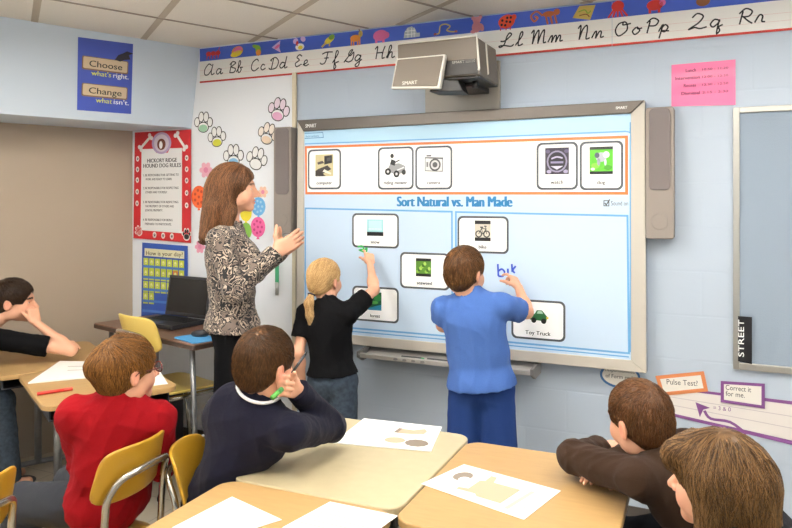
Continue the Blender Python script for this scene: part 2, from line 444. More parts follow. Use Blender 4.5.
class Person:
    def __init__(s, label, base, hip, neck, tf, sw, s_, head, cat='person', skin=SKIN, brow='#5a3d28', h=.0036, waist=.88, depth=.7, shf=.86, tf2=None):
        s.base = Vector(base); s.root = thing('person', label, 'person', s.base)
        s.hip, s.neck = Vector(hip), Vector(neck)
        s.u = (s.neck-s.hip).normalized(); f = Vector(tf); s.f = (f-s.u*f.dot(s.u)).normalized(); s.r = s.f.cross(s.u)
        f2 = Vector(tf2) if tf2 else s.f; f2 = (f2-s.u*f2.dot(s.u)).normalized(); s.r2 = f2.cross(s.u); s.R2 = [s.r2[:], f2[:], s.u[:]]
        s.R = [s.r[:], s.f[:], s.u[:]]; s.L = (s.neck-s.hip).length; s.sw, s.s, s.h, s.head = sw, s_, h, head
        s.skin, s.brow, s.wa, s.dp, s.shf = skin, brow, waist, depth, shf
        s.arms = {}; s.legs = {}; s.hands = []; s.grip = []
    def T(s, x, y, z): return s.hip+s.r*x+s.f*y+s.u*z      # torso point
    def shoulder(s, side): return s.T(side*s.sw, 0, s.L*s.shf)
    def arm(s, side, elbow, wrist, shoulder=None): s.arms[side] = (Vector(shoulder) if shoulder else s.shoulder(side), Vector(elbow), Vector(wrist))
    def leg(s, side, knee, ankle, toe): s.legs[side] = (s.hip+s.r2*side*s.sw*.52, Vector(knee), Vector(ankle), Vector(toe).normalized())
    def hand(s, side, d, n, **k): s.hands.append((side, d, n, k))
    def torso(s, S, t, bust=0.0):
        w, L, k = s.sw, s.L, s.s
        S.ell(s.T(0, 0, .02*L), (w*.97+t, w*s.dp*1.02+t, .11*k+t), s.R2, .04)
        S.ell(s.T(0, .005, .36*L), (w*s.wa+t, w*s.dp*.96+t, .28*L+t), s.R2, .06)
        S.ell(s.T(0, 0, .70*L), (w*.98+t, w*s.dp*1.0+t, .27*L+t), s.R, .06)
        for sd in (-1, 1):
            sh = s.arms[sd][0] if sd in s.arms else s.shoulder(sd)
            S.cap(s.T(0, -.005, (s.shf+.03)*L), sh, .05*k+t, .047*k+t, .035); S.cap(s.T(0, -.006, .95*L), s.T(sd*w*.55, -.004, (s.shf+.02)*L), .044*k+t, .04*k+t, .04)
            if bust: S.ell(s.T(sd*w*.48, w*s.dp*.82, .66*L), (bust+t, bust*.9+t, bust+t), s.R, .05)
    def arm_prims(s, S, side, t0, t1, upto=2.0, loose=0.0, k=.02, clipped=True):
        a, e, w = s.arms[side]; q = s.s
        def rad(u):
            return (.046-.011*u if u < 1 else .038-.012*(u-1))*q
        if upto <= 1:
            b = a.lerp(e, upto); d = (e-a).normalized()
            S.cap(a-d*.005, b+d*.05, rad(0)+t0, rad(upto)+t1, k, clip=[(b, d)] if clipped else ())
        else:
            S.cap(a, e, rad(0)+t0, rad(1)+t1, k)
            f = upto-1; b = e.lerp(w, f); d = (w-e).normalized()
            if upto >= 2: S.cap(e, w, rad(1)+t1, rad(2)+t1, .015)
            else: S.cap(e, b+d*.03, rad(1)+t1, rad(upto)+t1*.9, .02, clip=[(b, d)])
    def body(s):
        S = Soft(); s.torso(S, -.004)
        add_head(S, s.head); hd = s.head
        S.cap(s.neck-s.u*.03, hd(0, -.022, -.05), .047*s.s+.004, .043*s.s+.002, .03*s.s)
        for sd in s.arms:
            a, e, w = s.arms[sd]; q = s.s
            S.cap(a, e, .042*q, .035*q, .02); S.cap(e, w, .036*q, .0235*q, .015)
            S.ell(e.lerp(w, .28), (.037*q, .037*q, .05*q), frame_along(w-e), .02)
        for sd, d, n, k in s.hands: add_hand(S, s.arms[sd][2], d, n, sd > 0, **k)
        for sd in s.legs:
            hj, kn, an, toe = s.legs[sd]; q = s.s
            S.cap(hj, kn, .075*q, .05*q, .03); S.cap(kn, an, .05*q, .034*q, .02); S.cap(an, an+toe*.09*q, .03*q, .025*q, .02)
        vs, qd = S.mesh(s.h)
        m = M('skin', '#e8b79a', rough=.55, attr='Col', spec=.35)
        o = mesh_obj('body', vs, qd, m, s.root, s.base, skin_colour(hd, s.brow, s.skin)(vs))
        mb = MB(); 
        for x in (-1, 1):
            b = MB(); c = hd(x*.0305, .0695, .0)-s.base; R = Matrix((hd.r, hd.f, hd.u)).transposed()
            b.ball(c, .0118*hd.s, M('eye_white', '#d2cbc2', rough=.3), R=R)
            b.ball(c+hd.f*.0062*hd.s, (.0066*hd.s, .0063*hd.s, .0066*hd.s), M('eye_iris', '#4a3320', rough=.15), R=R)
            b.build('eye', s.root)
        return o
    def shirt(s, name, mat, sleeve, hem=-.02, t=.008, slv=.012, cuff=.014, fold=.003, seed=1, neckgap=.01, bust=0.0, extra=None, colfn=None, h=None):
        S = Soft(); s.torso(S, t, bust); S.ell(s.T(0, 0, .0), (s.sw*.97+t+.006, s.sw*s.dp*1.02+t+.006, .085*s.s+t), s.R2, .05)
        for sd in s.arms: s.arm_prims(S, sd, slv, cuff, sleeve if not isinstance(sleeve, dict) else sleeve[sd])
        S.cap(s.neck-s.u*.05, s.neck+s.u*.006, .062*s.s+t, .05*s.s+t, .02)
        if extra: extra(S)
        S.disp = folds(seed, fold)
        S.cap(s.neck-s.u*.012, s.head(0, -.022, -.03), .047*s.s+neckgap, .05*s.s+neckgap, .004, 's')
        S.half(s.T(0, 0, hem), -s.u)
        vs, qd = S.mesh(h or .0045)
        return mesh_obj(name, vs, qd, mat, s.root, s.base, colfn(vs) if colfn else None)
    def trousers(s, mat, name="trousers", t=.012, loose=.02, fold=.003, seed=3, length=.96):
        S = Soft(); w, L, k = s.sw, s.L, s.s
        S.ell(s.T(0, 0, .0), (w*.97+t*.4, w*s.dp*1.02+t*.4, .115*k), s.R2, .04)
        for sd in s.legs:
            hj, kn, an, toe = s.legs[sd]
            S.cap(hj, kn, .078*k+t, .056*k+loose, .03)
            b = kn.lerp(an, length); d = (an-kn).normalized()
            S.cap(kn, b+d*.03, .056*k+loose, .042*k+loose, .025, clip=[(b, d)])
        S.disp = folds(seed, fold)
        vs, qd = S.mesh(.005)
        return mesh_obj(name, vs, qd, mat, s.root, s.base)
    def shoes(s, mat, sole):
        for sd in s.legs:
            hj, kn, an, toe = s.legs[sd]; q = s.s; t = Vector((toe.x, toe.y, 0)).normalized(); r = Vector((t.y, -t.x, 0)); R = [r[:], t[:], (0, 0, 1)]
            g = Vector((an.x, an.y, 0))
            S = Soft(); S.ell(g+t*.09*q+V(0, 0, .035*q), (.042*q, .085*q, .034*q), R, .03); S.ell(g+V(0, 0, .045*q), (.038*q, .055*q, .045*q), R, .03)
            S.cap(g+V(0, 0, .06*q), g+V(0, 0, .11*q), .042*q, .04*q, .02); S.half(g+V(0, 0, .012), (0, 0, -1))
            vs, qd = S.mesh(.006); o = mesh_obj('shoe', vs, qd, mat, s.root, s.base)
            b = MB(); c = g+t*.045*q-s.base
            pts = [(c.x+r.x*x+t.x*y, c.y+r.y*x+t.y*y) for x, y in ellipse(0, 0, .046*q, .135*q)]
            b.slab(pts, -s.base.z+.001, -s.base.z+.016, sole); b.build('sole', o)
def frame_along(d):
    u = Vector(d).normalized(); a = u.orthogonal().normalized(); return [a[:], u.cross(a)[:], u[:]]

# ------------------------------------------------------------------ hair
def strands(vs, nrm, n, length, rad, flow, base, lift=.12, steps=5, seed=1, keep=None, settle=.6):
    r = np.random.default_rng(seed)
    tree = KDTree(len(vs))
    for i, v in enumerate(vs): tree.insert(v, i)
    tree.balance()
    idx = r.choice(len(vs), n, replace=len(vs) < n)
    V_, F_, C_ = [], [], []
    for i in idx:
        p = Vector(vs[i]); nn = Vector(nrm[i])
        if keep and not keep(p): continue
        p = p-nn*.001
        ln = length*(.7+.6*r.random()); st = ln/steps; pts = [p]; jit = Vector(r.normal(size=3))*.22; lf = lift*(.3+1.2*r.random())
        for k in range(steps):
            f = flow(p)+jit; t = (f-nn*f.dot(nn)).normalized()
            q = p+(t+nn*lf).normalized()*st
            co, j, dd = tree.find(q); nn = Vector(nrm[j])
            h = (q-co).dot(nn)
            q = q-nn*(h-.0015)*settle*(1 if h > .0015 else .8)
            pts.append(q); p = q
        b = len(V_); prev = None; L = len(pts)
        for k, q in enumerate(pts):
            t = (pts[min(k+1, L-1)]-pts[max(k-1, 0)]); t = t.normalized() if t.length > 1e-9 else Vector((0, 0, 1))
            a = t.orthogonal().normalized() if prev is None else (prev-t*prev.dot(t)).normalized(); prev = a; c = t.cross(a)
            w = rad*(1-.75*(k/(L-1))**2)
            for an in (0, 2.094, 4.189): V_.append((q+(a*math.cos(an)+c*math.sin(an))*w)[:])
        for k in range(L-1):
            for m in range(3): F_.append((b+k*3+m, b+k*3+(m+1) % 3, b+(k+1)*3+(m+1) % 3, b+(k+1)*3+m))
        C_ += [r.random()]*(3*L)
    return np.array(V_), np.array(F_), np.array(C_)
def vert_normals(vs, qd):
    n = np.cross(vs[qd[:, 2]]-vs[qd[:, 0]], vs[qd[:, 3]]-vs[qd[:, 1]])
    out = np.zeros_like(vs)
    for k in range(4): np.add.at(out, qd[:, k], n)
    return out/np.maximum(np.linalg.norm(out, axis=1), 1e-12)[:, None]
def hair(person, build, dark, light, n=5000, length=.03, rad=.0008, lift=.12, flow=None, seed=1, rough=.45, name='hair', h=.0036, steps=5, disp=None, settle=.6):
    S = Soft(); hd = person.head; build(S, hd)
    k = hd.s
    S.disp = disp or folds(seed+20, .0022, 75.0, 1.0)
    vs, qd = S.mesh(h); nr = vert_normals(vs, qd)
    crown = hd(.01, -.05, .11)
    if flow is None:
        def flow(p):
            d = p-crown; q = hd.local(A3(p)[None])[0]
            return d.normalized()-hd.u*.25+hd.f*(.5 if q[2] > .07 else 0)
    sv, sf, sc = strands(vs, nr, n, length, rad, flow, person.base, lift, steps, seed, settle=settle)
    D, Lc = np.array(lin(dark)), np.array(lin(light))
    allv = np.concatenate([vs, sv]); allf = np.concatenate([qd, sf+len(vs)])
    l = hd.local(vs)
    w = .5+.5*np.sin(l[:, 0]*160+4*np.sin(l[:, 2]*40)+3*l[:, 1]*30)
    cb = D+(Lc-D)*(.15+.25*w)[:, None]; cs = D+(Lc-D)*(sc**1.3)[:, None]
    m = M('hair_fibre', '#55391f', rough=rough, attr='Col', spec=.22)
    return mesh_obj(name, allv, allf, m, person.root, person.base, np.concatenate([cb, cs]))
def short_hair(th=0.0, puff=0.0):
    def b(S, h):
        k = h.s
        S.ell(h(0, -.009, .031), h.sc(.08+th, .1+th, .09+th), h.R, .02*k)
        S.ell(h(0, -.05, -.02), h.sc(.062+th*.5, .046+th*.6, .055), h.R, .03*k)
        if puff: S.ell(h(0, -.06, .03), h.sc(.06, .05+puff, .05), h.R, .03*k)
        S.ell(h(0, .108, -.048), h.sc(.078, .088, .104), h.R, .012*k, 's')
        for x in (-1, 1):
            S.ell(h(x*.088, -.010, -.012), h.sc(.022, .023, .033), h.R, .006*k, 's')
            S.ell(h(x*.075, .035, -.06), h.sc(.04, .04, .06), h.R, .008*k, 's')
    return b
# ------------------------------------------------------------------ the room
m_wall = M('wall_paint_blue', '#c3cfdd', rough=.55, bump=.12, scale=120)
m_white = M('wall_paint_white', '#f3f6fa', rough=.5, bump=.06, scale=120)
m_beige = M('closet_beige', '#b3a390', rough=.6, bump=.05, scale=90)
m_soff = M('soffit_paint', '#cfdbe8', rough=.6, bump=.05, scale=90)
m_tile = M('ceiling_tile', '#ece7dd', rough=.95, bump=.5, scale=150, var=.04)
m_bar = M('ceiling_bar', '#bfb29e', rough=.6)
m_dark = M('dark_gap', '#17171a', rough=.7)

def block_wall():                       # painted concrete block: fine mortar joints in the bump only
    m = M('block_wall', '#b7c3d1', rough=.5); nt = m.node_tree; b = nt.nodes['Principled BSDF']
    tc = nt.nodes.new('ShaderNodeTexCoord'); mp = nt.nodes.new('ShaderNodeMapping'); mp.inputs['Rotation'].default_value = (PI/2, 0, 0)
    br = nt.nodes.new('ShaderNodeTexBrick'); br.inputs['Scale'].default_value = 1.0
    br.inputs['Brick Width'].default_value = .4; br.inputs['Row Height'].default_value = .2; br.inputs['Mortar Size'].default_value = .006
    br.inputs['Mortar Smooth'].default_value = .6
    br.inputs['Color1'].default_value = (1, 1, 1, 1); br.inputs['Color2'].default_value = (1, 1, 1, 1); br.inputs['Mortar'].default_value = (0, 0, 0, 1)
    ns = nt.nodes.new('ShaderNodeTexNoise'); ns.inputs['Scale'].default_value = 90; ns.inputs['Detail'].default_value = 4
    ad = nt.nodes.new('ShaderNodeMath'); ad.operation = 'MULTIPLY_ADD'; ad.inputs[1].default_value = .25
    bp = nt.nodes.new('ShaderNodeBump'); bp.inputs['Strength'].default_value = .18; bp.inputs['Distance'].default_value = .003
    L = nt.links.new
    L(tc.outputs['Object'], mp.inputs['Vector']); L(mp.outputs['Vector'], br.inputs['Vector']); L(tc.outputs['Object'], ns.inputs['Vector'])
    L(ns.outputs['Fac'], ad.inputs[0]); L(br.outputs['Color'], ad.inputs[2]); L(ad.outputs[0], bp.inputs['Height']); L(bp.outputs['Normal'], b.inputs['Normal'])
    return m
m_block = block_wall()
def floor_mat():
    m = M('floor_tile', '#b9ad9a', rough=.35); nt = m.node_tree; b = nt.nodes['Principled BSDF']
    tc = nt.nodes.new('ShaderNodeTexCoord'); mp = nt.nodes.new('ShaderNodeMapping'); mp.inputs['Rotation'].default_value = (0, 0, .43)
    br = nt.nodes.new('ShaderNodeTexBrick'); br.offset = 0; br.inputs['Scale'].default_value = 1.0
    br.inputs['Brick Width'].default_value = .305; br.inputs['Row Height'].default_value = .305; br.inputs['Mortar Size'].default_value = .002
    br.inputs['Color1'].default_value = (*lin('#c2b6a2'), 1); br.inputs['Color2'].default_value = (*lin('#b4a893'), 1); br.inputs['Mortar'].default_value = (*lin('#8a7f70'), 1)
    nt.links.new(tc.outputs['Object'], mp.inputs['Vector']); nt.links.new(mp.outputs['Vector'], br.inputs['Vector']); nt.links.new(br.outputs['Color'], b.inputs['Base Color'])
    return m
m_floor = floor_mat()

WLEN = 5.3
WR = WALL.o + U*WLEN
RB = WR + N*6.2                          # far end of the right wall
LB = WALL.o + LDIR*6.3                   # far end of the left wall
def xy(v): return (v.x, v.y)
b = MB(); b.slab([xy(WALL.o), xy(LB), xy(RB), xy(WR)], -.1, 0, m_floor); struct(b.build('floor'))
b = MB(); b.slab([xy(WALL.o), xy(LB), xy(RB), xy(WR)], CEIL, CEIL+.1, m_tile); struct(b.build('ceiling'))
POST_U = WALL.at(296, 200)[0]
b = MB(); b.box(-.0, WLEN, 0, .12, 0, CEIL, m_block); struct(b.build('wall_front', mw=WALL.matrix()))
b = MB(); b.box(0, POST_U, -.004, -.0002, .1, CEIL-.001, m_white); struct(b.build('wall_panel', mw=WALL.matrix()))   # smooth white sheet on the left stretch
def side_wall(name, p, q, mat, thick=.1, holes=None):
    f = Frame(V(p.x, p.y, 0), V(q.x-p.x, q.y-p.y, 0), (0, 0, 1)); L = (q-p).length
    b = MB()
    if not holes: b.box(-.0, L, 0, thick, 0, CEIL, mat)
    else:
        x0, x1, z0, z1 = holes
        b.box(0, x0, 0, thick, 0, CEIL, mat); b.box(x1, L, 0, thick, 0, CEIL, mat)
        b.box(x0, x1, 0, thick, 0, z0, mat); b.box(x0, x1, 0, thick, z1, CEIL, mat)
    return struct(b.build(name, mw=f.matrix())), f
LW = 6.3
WIN = (1.6, 4.4, .95, 1.9)               # the daylight opening added to the left wall for side light, measured from its far end
_, FL = side_wall('wall_left', LB, WALL.o, m_beige, holes=WIN)
side_wall('wall_right', WR, RB, m_wall)
side_wall('wall_back', RB, LB, m_wall)
# unseen window added to the left wall to let in side light
m_alu = M('aluminium', '#b8b6b0', rough=.38, metal=.7)
b = MB(); x0, x1, z0, z1 = WIN
for a, c in ((x0, x0+.05), (x1-.05, x1), ((x0+x1)/2-.025, (x0+x1)/2+.025)): b.box(a, c, .01, .07, z0, z1, m_alu)
b.box(x0, x1, .01, .07, z0, z0+.05, m_alu); b.box(x0, x1, .01, .07, z1-.05, z1, m_alu)
w = struct(b.build('added_window', mw=FL.matrix()))
gl = bpy.data.materials.new('added_window_glass'); gl.use_nodes = True
g = gl.node_tree.nodes['Principled BSDF']; g.inputs['Transmission Weight'].default_value = 1; g.inputs['Roughness'].default_value = 0; g.inputs['IOR'].default_value = 1.01
b = MB(); b.box(x0+.05, x1-.05, .038, .042, z0+.05, z1-.05, gl); b.build('pane', w)
# soffit: a boxed bulkhead along the left wall with a leaning face
b = MB(); sl = 6.25
top_back = V(WALL.o.x, WALL.o.y, CEIL-.002); bot_back = V(WALL.o.x, WALL.o.y, SOFFB.z+.0)
s0 = SOFFB.copy(); s1 = SOFFT.copy(); s1.z = CEIL-.002
ring = [s0, s1, top_back, bot_back]; eps = LDIR*.0
b.hexa([p+LDIR*.004 for p in ring], [p+LDIR*sl for p in ring], m_soff); struct(b.build('wall_soffit'))
# ceiling grid
gd = V(.752, .659, 0).normalized(); cd = V(math.cos(math.radians(119)), math.sin(math.radians(119)), 0)
def seg_in_room(p, d):                   # clip a ceiling line to the room outline
    poly = [WALL.o, LB, RB, WR]; ts = []
    for i in range(4):
        a, c = poly[i], poly[(i+1) % 4]; e = c-a
        den = d.x*e.y-d.y*e.x
        if abs(den) < 1e-9: continue
        t = ((a.x-p.x)*e.y-(a.y-p.y)*e.x)/den; u = ((a.x-p.x)*d.y-(a.y-p.y)*d.x)/den
        if 0 <= u <= 1: ts.append(t)
    return (min(ts), max(ts)) if len(ts) >= 2 else None
def bars(p0, d, step_dir, step, n0, n1, w, name, z):
    nrm = V(-d.y, d.x, 0); k = 0
    for i in range(n0, n1):
        p = p0+step_dir*step*i; s = seg_in_room(p, d)
        if not s or s[1]-s[0] < .3: continue
        a, c = p+d*(s[0]+.01), p+d*(s[1]-.01)
        b = MB(); b.slab([xy(a-nrm*w/2), xy(c-nrm*w/2), xy(c+nrm*w/2), xy(a+nrm*w/2)], CEIL-z, CEIL-.0005, m_bar if w > .03 else m_bar2)
        struct(b.build('trim_1'))
m_bar2 = M('ceiling_bar_thin', '#a2968a', rough=.7)
pA = PZ(172.5, 20.2, CEIL); pB = PZ(325, 19, CEIL); nrm = V(gd.y, -gd.x, 0)
step_g = (pB-pA).dot(nrm)
bars(pA, gd, nrm, step_g, -4, 9, .016, 'trim_1', .004)
cA = PZ(158, 21.5, CEIL); cB = PZ(424, 13, CEIL); cn = V(cd.y, -cd.x, 0)
bars(cA, cd, cn, (cB-cA).dot(cn)/2, -6, 9, .034, 'trim_1', .003)
# baseboard and the pale conduit strip between the white sheet and the blue block wall
b = MB(); b.box(0, WLEN, -.012, -.0045, 0, .1, M('baseboard_brown', '#4a4440', rough=.5)); struct(b.build('baseboard_front', mw=WALL.matrix()))
pu = WALL.at(296, 200)[0]; zt = WALL.at(296, 73)[1]
b = MB(); b.box(pu-.014, pu+.012, -.022, -.0046, .1, zt, M('strip_cream', '#d8cdb4', rough=.5)); struct(b.build('trim_2', bevel=.003, mw=WALL.matrix()))

# ------------------------------------------------------------------ lights: added, unseen ceiling lights and an added window's daylight
m_diff = M('fill_light_diffuser', '#fff6e6', rough=.5, emit=1.5); m_fix = M('fill_light_fixture', '#dcdad4', rough=.5)
def add_fill_pendant(x, y, power, ang, label):  # unseen pendants added to bounce fill light off the ceiling
    t = thing('fill_pendant', label, 'added pendant light', (x, y, 2.3), ang, 'added suspended fill lights')
    b = MB(); w, h = .26, 1.25
    b.box(-w/2, w/2, -h/2, -h/2+.012, 0, .06, m_fix); b.box(-w/2, w/2, h/2-.012, h/2, 0, .06, m_fix)
    b.box(-w/2, -w/2+.012, -h/2, h/2, 0, .06, m_fix); b.box(w/2-.012, w/2, -h/2, h/2, 0, .06, m_fix); b.build('frame', t)
    for z in (.006, .045):
        b = MB(); b.box(-w/2+.013, w/2-.013, -h/2+.013, h/2-.013, z, z+.006, m_diff); b.build('diffuser', t)
    for sy in (-1, 1):
        b = MB(); b.tube([(0, sy*(h/2-.006), .06), (0, sy*(h/2-.006), CEIL-2.3)], .003, m_fix, 8); b.build('cable', t)
    for up, e in ((0, .10), (1, .90)):
        l = bpy.data.lights.new('fill_lamp', 'AREA'); l.shape = 'RECTANGLE'; l.size = w-.03; l.size_y = h-.03; l.energy = power*e; l.color = (1.0, .985, .96)
        o = bpy.data.objects.new('fill_lamp', l); COL.objects.link(o); o.parent = t; o.location = (0, 0, .003 if not up else .056)
        if up: o.rotation_euler = (PI, 0, 0)
ga = math.atan2(gd.y, gd.x)
ua = math.atan2(U.y, U.x)
for x, y, pw, lb in ((-1.45, 1.65, 1.6, 'nearest the sloping bulkhead'), (.05, 1.15, .9, 'nearest the whiteboard'), (1.75, .95, .9, 'nearest the bulletin board'), (-2.9, .2, .7, 'by the added window'), (-.9, -.5, .45, 'in the middle of the room'), (.9, -.9, .45, 'nearest the back corner')):
    add_fill_pendant(x, y, 84*pw, ua-PI/2, 'added slim white suspended fill light '+lb)
for x, y, lb in ((-1.20, 2.62, 'above the red shirt boy\'s desk'), (.02, 2.42, 'above the cream desk'), (1.22, 1.90, 'above the brown sweater boy')):  # recessed lights added out of view to brighten the front wall
    t = thing('fill_ceiling_light', 'added square recessed fill light '+lb, 'ceiling light', (x, y, CEIL-.03), ua, 'added square recessed fill lights')
    b = MB(); w = .56
    for a0, a1, c0, c1 in ((-w/2, w/2, -w/2, -w/2+.03), (-w/2, w/2, w/2-.03, w/2), (-w/2, -w/2+.03, -w/2+.03, w/2-.03), (w/2-.03, w/2, -w/2+.03, w/2-.03)): b.box(a0, a1, c0, c1, 0, .029, m_fix)
    b.build('frame', t)
    b = MB(); b.box(-w/2+.031, w/2-.031, -w/2+.031, w/2-.031, .008, .016, m_diff); b.build('diffuser', t)
    l = bpy.data.lights.new('fill_lamp', 'AREA'); l.size = w-.08; l.energy = 17; l.color = (1.0, .99, .97)
    o = bpy.data.objects.new('fill_lamp', l); COL.objects.link(o); o.parent = t; o.location = (0, 0, .005)
l = bpy.data.lights.new('added_daylight', 'AREA'); l.shape = 'RECTANGLE'; l.size = WIN[1]-WIN[0]; l.size_y = WIN[3]-WIN[2]; l.energy = 130; l.color = (.93, .97, 1.0)  # side fill set outside the added window
o = bpy.data.objects.new('added_daylight', l); COL.objects.link(o)
wc = FL.o+FL.x*(WIN[0]+WIN[1])/2+FL.y*.25; wc.z = (WIN[2]+WIN[3])/2
o.matrix_world = Matrix.Translation(wc) @ (FL.y).to_track_quat('Z', 'Y').to_matrix().to_4x4()
wd = bpy.data.worlds.new('sky'); SC.world = wd; wd.use_nodes = True
wd.node_tree.nodes['Background'].inputs[0].default_value = (.75, .85, 1, 1); wd.node_tree.nodes['Background'].inputs[1].default_value = .8

cam = bpy.data.cameras.new('camera'); co = bpy.data.objects.new('camera', cam); COL.objects.link(co)
co.location = (0, 0, EYE); co.rotation_euler = (PI/2, 0, 0)
cam.sensor_fit = 'HORIZONTAL'; cam.sensor_width = 36; cam.lens = FOC/792*36; cam.shift_y = -(264-HY)/792; cam.clip_start = .05
SC.camera = co
vs_ = SC.view_settings; vs_.view_transform = 'Standard'; vs_.look = 'None'; vs_.gamma = 1; vs_.use_curve_mapping = False; vs_.exposure = -0.2
SC.cycles.use_denoising = True; SC.cycles.max_bounces = 6
# ------------------------------------------------------------------ things on the front wall
ink = M('ink_black', '#1c1c1e', rough=.7); paper = M('paper_white', '#f1efe9', rough=.7); white = M('print_white', '#f6f6f4', rough=.7)
def wthing(name, label, cat, px, py, off=0.0, group=None, frame=WALL):
    a, c = frame.at(px, py, off)
    t = thing(name, label, cat, group=group, mw=frame.matrix(a, c, off))
    def q(x, y, o=None):                 # picture point -> this thing's own x,z on its surface
        u, v = frame.at(x, y, off if o is None else o); return (u-a, v-c)
    return t, q
# ---- alphabet strip
CUR = {
'A': [[(.62,.85),(.35,1.0),(.08,.55),(.12,.1),(.4,.05),(.65,.45),(.72,.98)],[(.72,.98),(.66,.3),(.75,.02),(.95,.15)]],
'a': [[(.42,.42),(.2,.5),(.05,.22),(.2,.02),(.42,.3),(.44,.48)],[(.44,.48),(.42,.1),(.5,.02),(.62,.12)]],
'B': [[(.2,.9),(.16,.02)],[(.08,.75),(.3,1),(.55,.85),(.25,.55),(.6,.35),(.5,.05),(.16,.05)]],
'b': [[(0,.05),(.25,.7),(.22,1),(.12,.9),(.14,.1),(.3,.02),(.38,.25),(.3,.42),(.5,.4)]],
'C': [[(.6,.8),(.45,1),(.15,.75),(.1,.25),(.35,0),(.7,.25)]],
'c': [[(.35,.4),(.2,.5),(.06,.25),(.2,.02),(.45,.15)]],
'D': [[(.3,.9),(.22,.05),(.05,.1),(.2,.0),(.6,.1),(.72,.6),(.45,.98),(.1,.8),(.2,.7)]],
'd': [[(.4,.42),(.2,.5),(.05,.22),(.2,.02),(.42,.3),(.5,1.0)],[(.5,1),(.44,.1),(.55,.02),(.65,.12)]],
'E': [[(.55,.85),(.35,1),(.18,.8),(.38,.55),(.12,.3),(.25,.02),(.6,.2)]],
'e': [[(0,.1),(.3,.3),(.25,.5),(.1,.4),(.1,.12),(.25,.02),(.45,.15)]],
'F': [[(.1,.85),(.4,.98),(.85,.95)],[(.5,.95),(.42,.2),(.2,.02),(.02,.15)],[(.3,.5),(.62,.5)]],
'f': [[(0,.05),(.3,.75),(.25,1),(.15,.85),(.15,-.4),(.28,-.3),(.2,.0),(.45,.12)]],
'G': [[(.0,.0),(.35,.6),(.5,.95),(.35,.9),(.25,.6),(.4,.5),(.6,.75),(.6,.2),(.35,0),(.1,.12)]],
'g': [[(.4,.42),(.2,.5),(.05,.22),(.2,.02),(.42,.3),(.42,.48)],[(.42,.48),(.38,-.3),(.2,-.42),(.15,-.25),(.55,.12)]],
'H': [[(.05,.8),(.2,.98),(.2,.02)],[(.7,1),(.6,.5),(.62,.05),(.78,.1)],[(.2,.5),(.62,.5)]],
'h': [[(0,.05),(.25,.7),(.22,1),(.12,.85),(.1,0)],[(.1,0),(.2,.4),(.35,.45),(.38,.1),(.45,.02),(.58,.12)]],
'I': [[(.1,.1),(.4,.6),(.35,.98),(.2,.7),(.3,.1),(.1,.05),(.5,.2)]],
'i': [[(0,.05),(.2,.48),(.18,.1),(.3,.02),(.42,.12)],[(.2,.66),(.22,.7)]],
'J': [[(.1,.3),(.4,.9),(.3,1),(.25,.4),(.2,-.4),(.05,-.3),(.5,.15)]],
'j': [[(0,.1),(.2,.48),(.15,-.35),(0,-.3),(.35,.1)],[(.2,.66),(.22,.7)]],
'K': [[(.15,.98),(.15,0)],[(.65,.95),(.2,.5),(.45,.2),(.7,.02)]],
'k': [[(0,.05),(.25,.7),(.2,1),(.1,.8),(.1,0)],[(.1,.1),(.3,.45),(.35,.3),(.15,.22),(.35,.02),(.5,.1)]],
'L': [[(.05,.45),(.3,.45),(.62,.85),(.5,1),(.38,.75),(.3,.2),(.1,.0),(.02,.1),(.3,.12),(.7,.02),(.85,.15)]],
'l': [[(0,.05),(.3,.7),(.28,1),(.18,.85),(.15,.12),(.25,.02),(.42,.12)]],
'M': [[(.05,.8),(.18,.98),(.2,.02)],[(.2,.02),(.3,.7),(.45,.95),(.5,.02)],[(.5,.02),(.6,.7),(.75,.95),(.8,.1),(.95,.1)]],
'm': [[(0,.05),(.12,.45),(.2,.45),(.2,0)],[(.2,.0),(.32,.45),(.42,.42),(.42,0)],[(.42,0),(.55,.45),(.64,.4),(.65,.08),(.8,.1)]],
'N': [[(.05,.8),(.18,.98),(.2,.02)],[(.2,.02),(.3,.7),(.48,.98),(.55,.6),(.56,.05),(.75,.1)]],
'n': [[(0,.05),(.12,.45),(.2,.45),(.2,0)],[(.2,.0),(.34,.45),(.45,.42),(.46,.06),(.62,.1)]],
'O': [[(.5,.95),(.2,.85),(.08,.4),(.3,.02),(.65,.35),(.6,.8),(.45,.95),(.42,.75),(.8,.8)]],
'o': [[(.2,.5),(.05,.25),(.2,.02),(.4,.25),(.25,.5),(.3,.38),(.5,.42)]],
'P': [[(.2,.85),(.15,.02)],[(.05,.7),(.3,1),(.6,.8),(.5,.5),(.2,.5)]],
'p': [[(0,.05),(.15,.48),(.08,-.4)],[(.1,.2),(.25,.48),(.42,.3),(.3,.02),(.15,.1),(.5,.05)]],
'Q': [[(.1,.75),(.3,1),(.6,.8),(.45,.4),(.1,.08),(.05,.0),(.3,.1),(.55,.0),(.85,.08)]],
'q': [[(.42,.42),(.2,.5),(.05,.22),(.2,.02),(.42,.3),(.42,.48)],[(.42,.48),(.4,-.4),(.52,-.25),(.45,0),(.62,.12)]],
'R': [[(.2,.85),(.15,.02)],[(.05,.7),(.3,1),(.6,.8),(.5,.5),(.2,.5)],[(.25,.5),(.5,.2),(.7,.02)]],
'r': [[(0,.05),(.15,.5),(.3,.42),(.3,.1),(.45,.05)]]}
def cursive(b, s, x, z, cap, y, w, mat, k=1.0):
    for ch in s:
        for st in CUR[ch]: b.ribbon([(x+(p+.13*q)*cap*k, z+q*cap) for p, q in st], w, y, mat, 5)
        x += (max(p for st in CUR[ch] for p, q in st)+.1)*cap*k
C_ = lambda n, h: M('print_'+n, h, rough=.7)
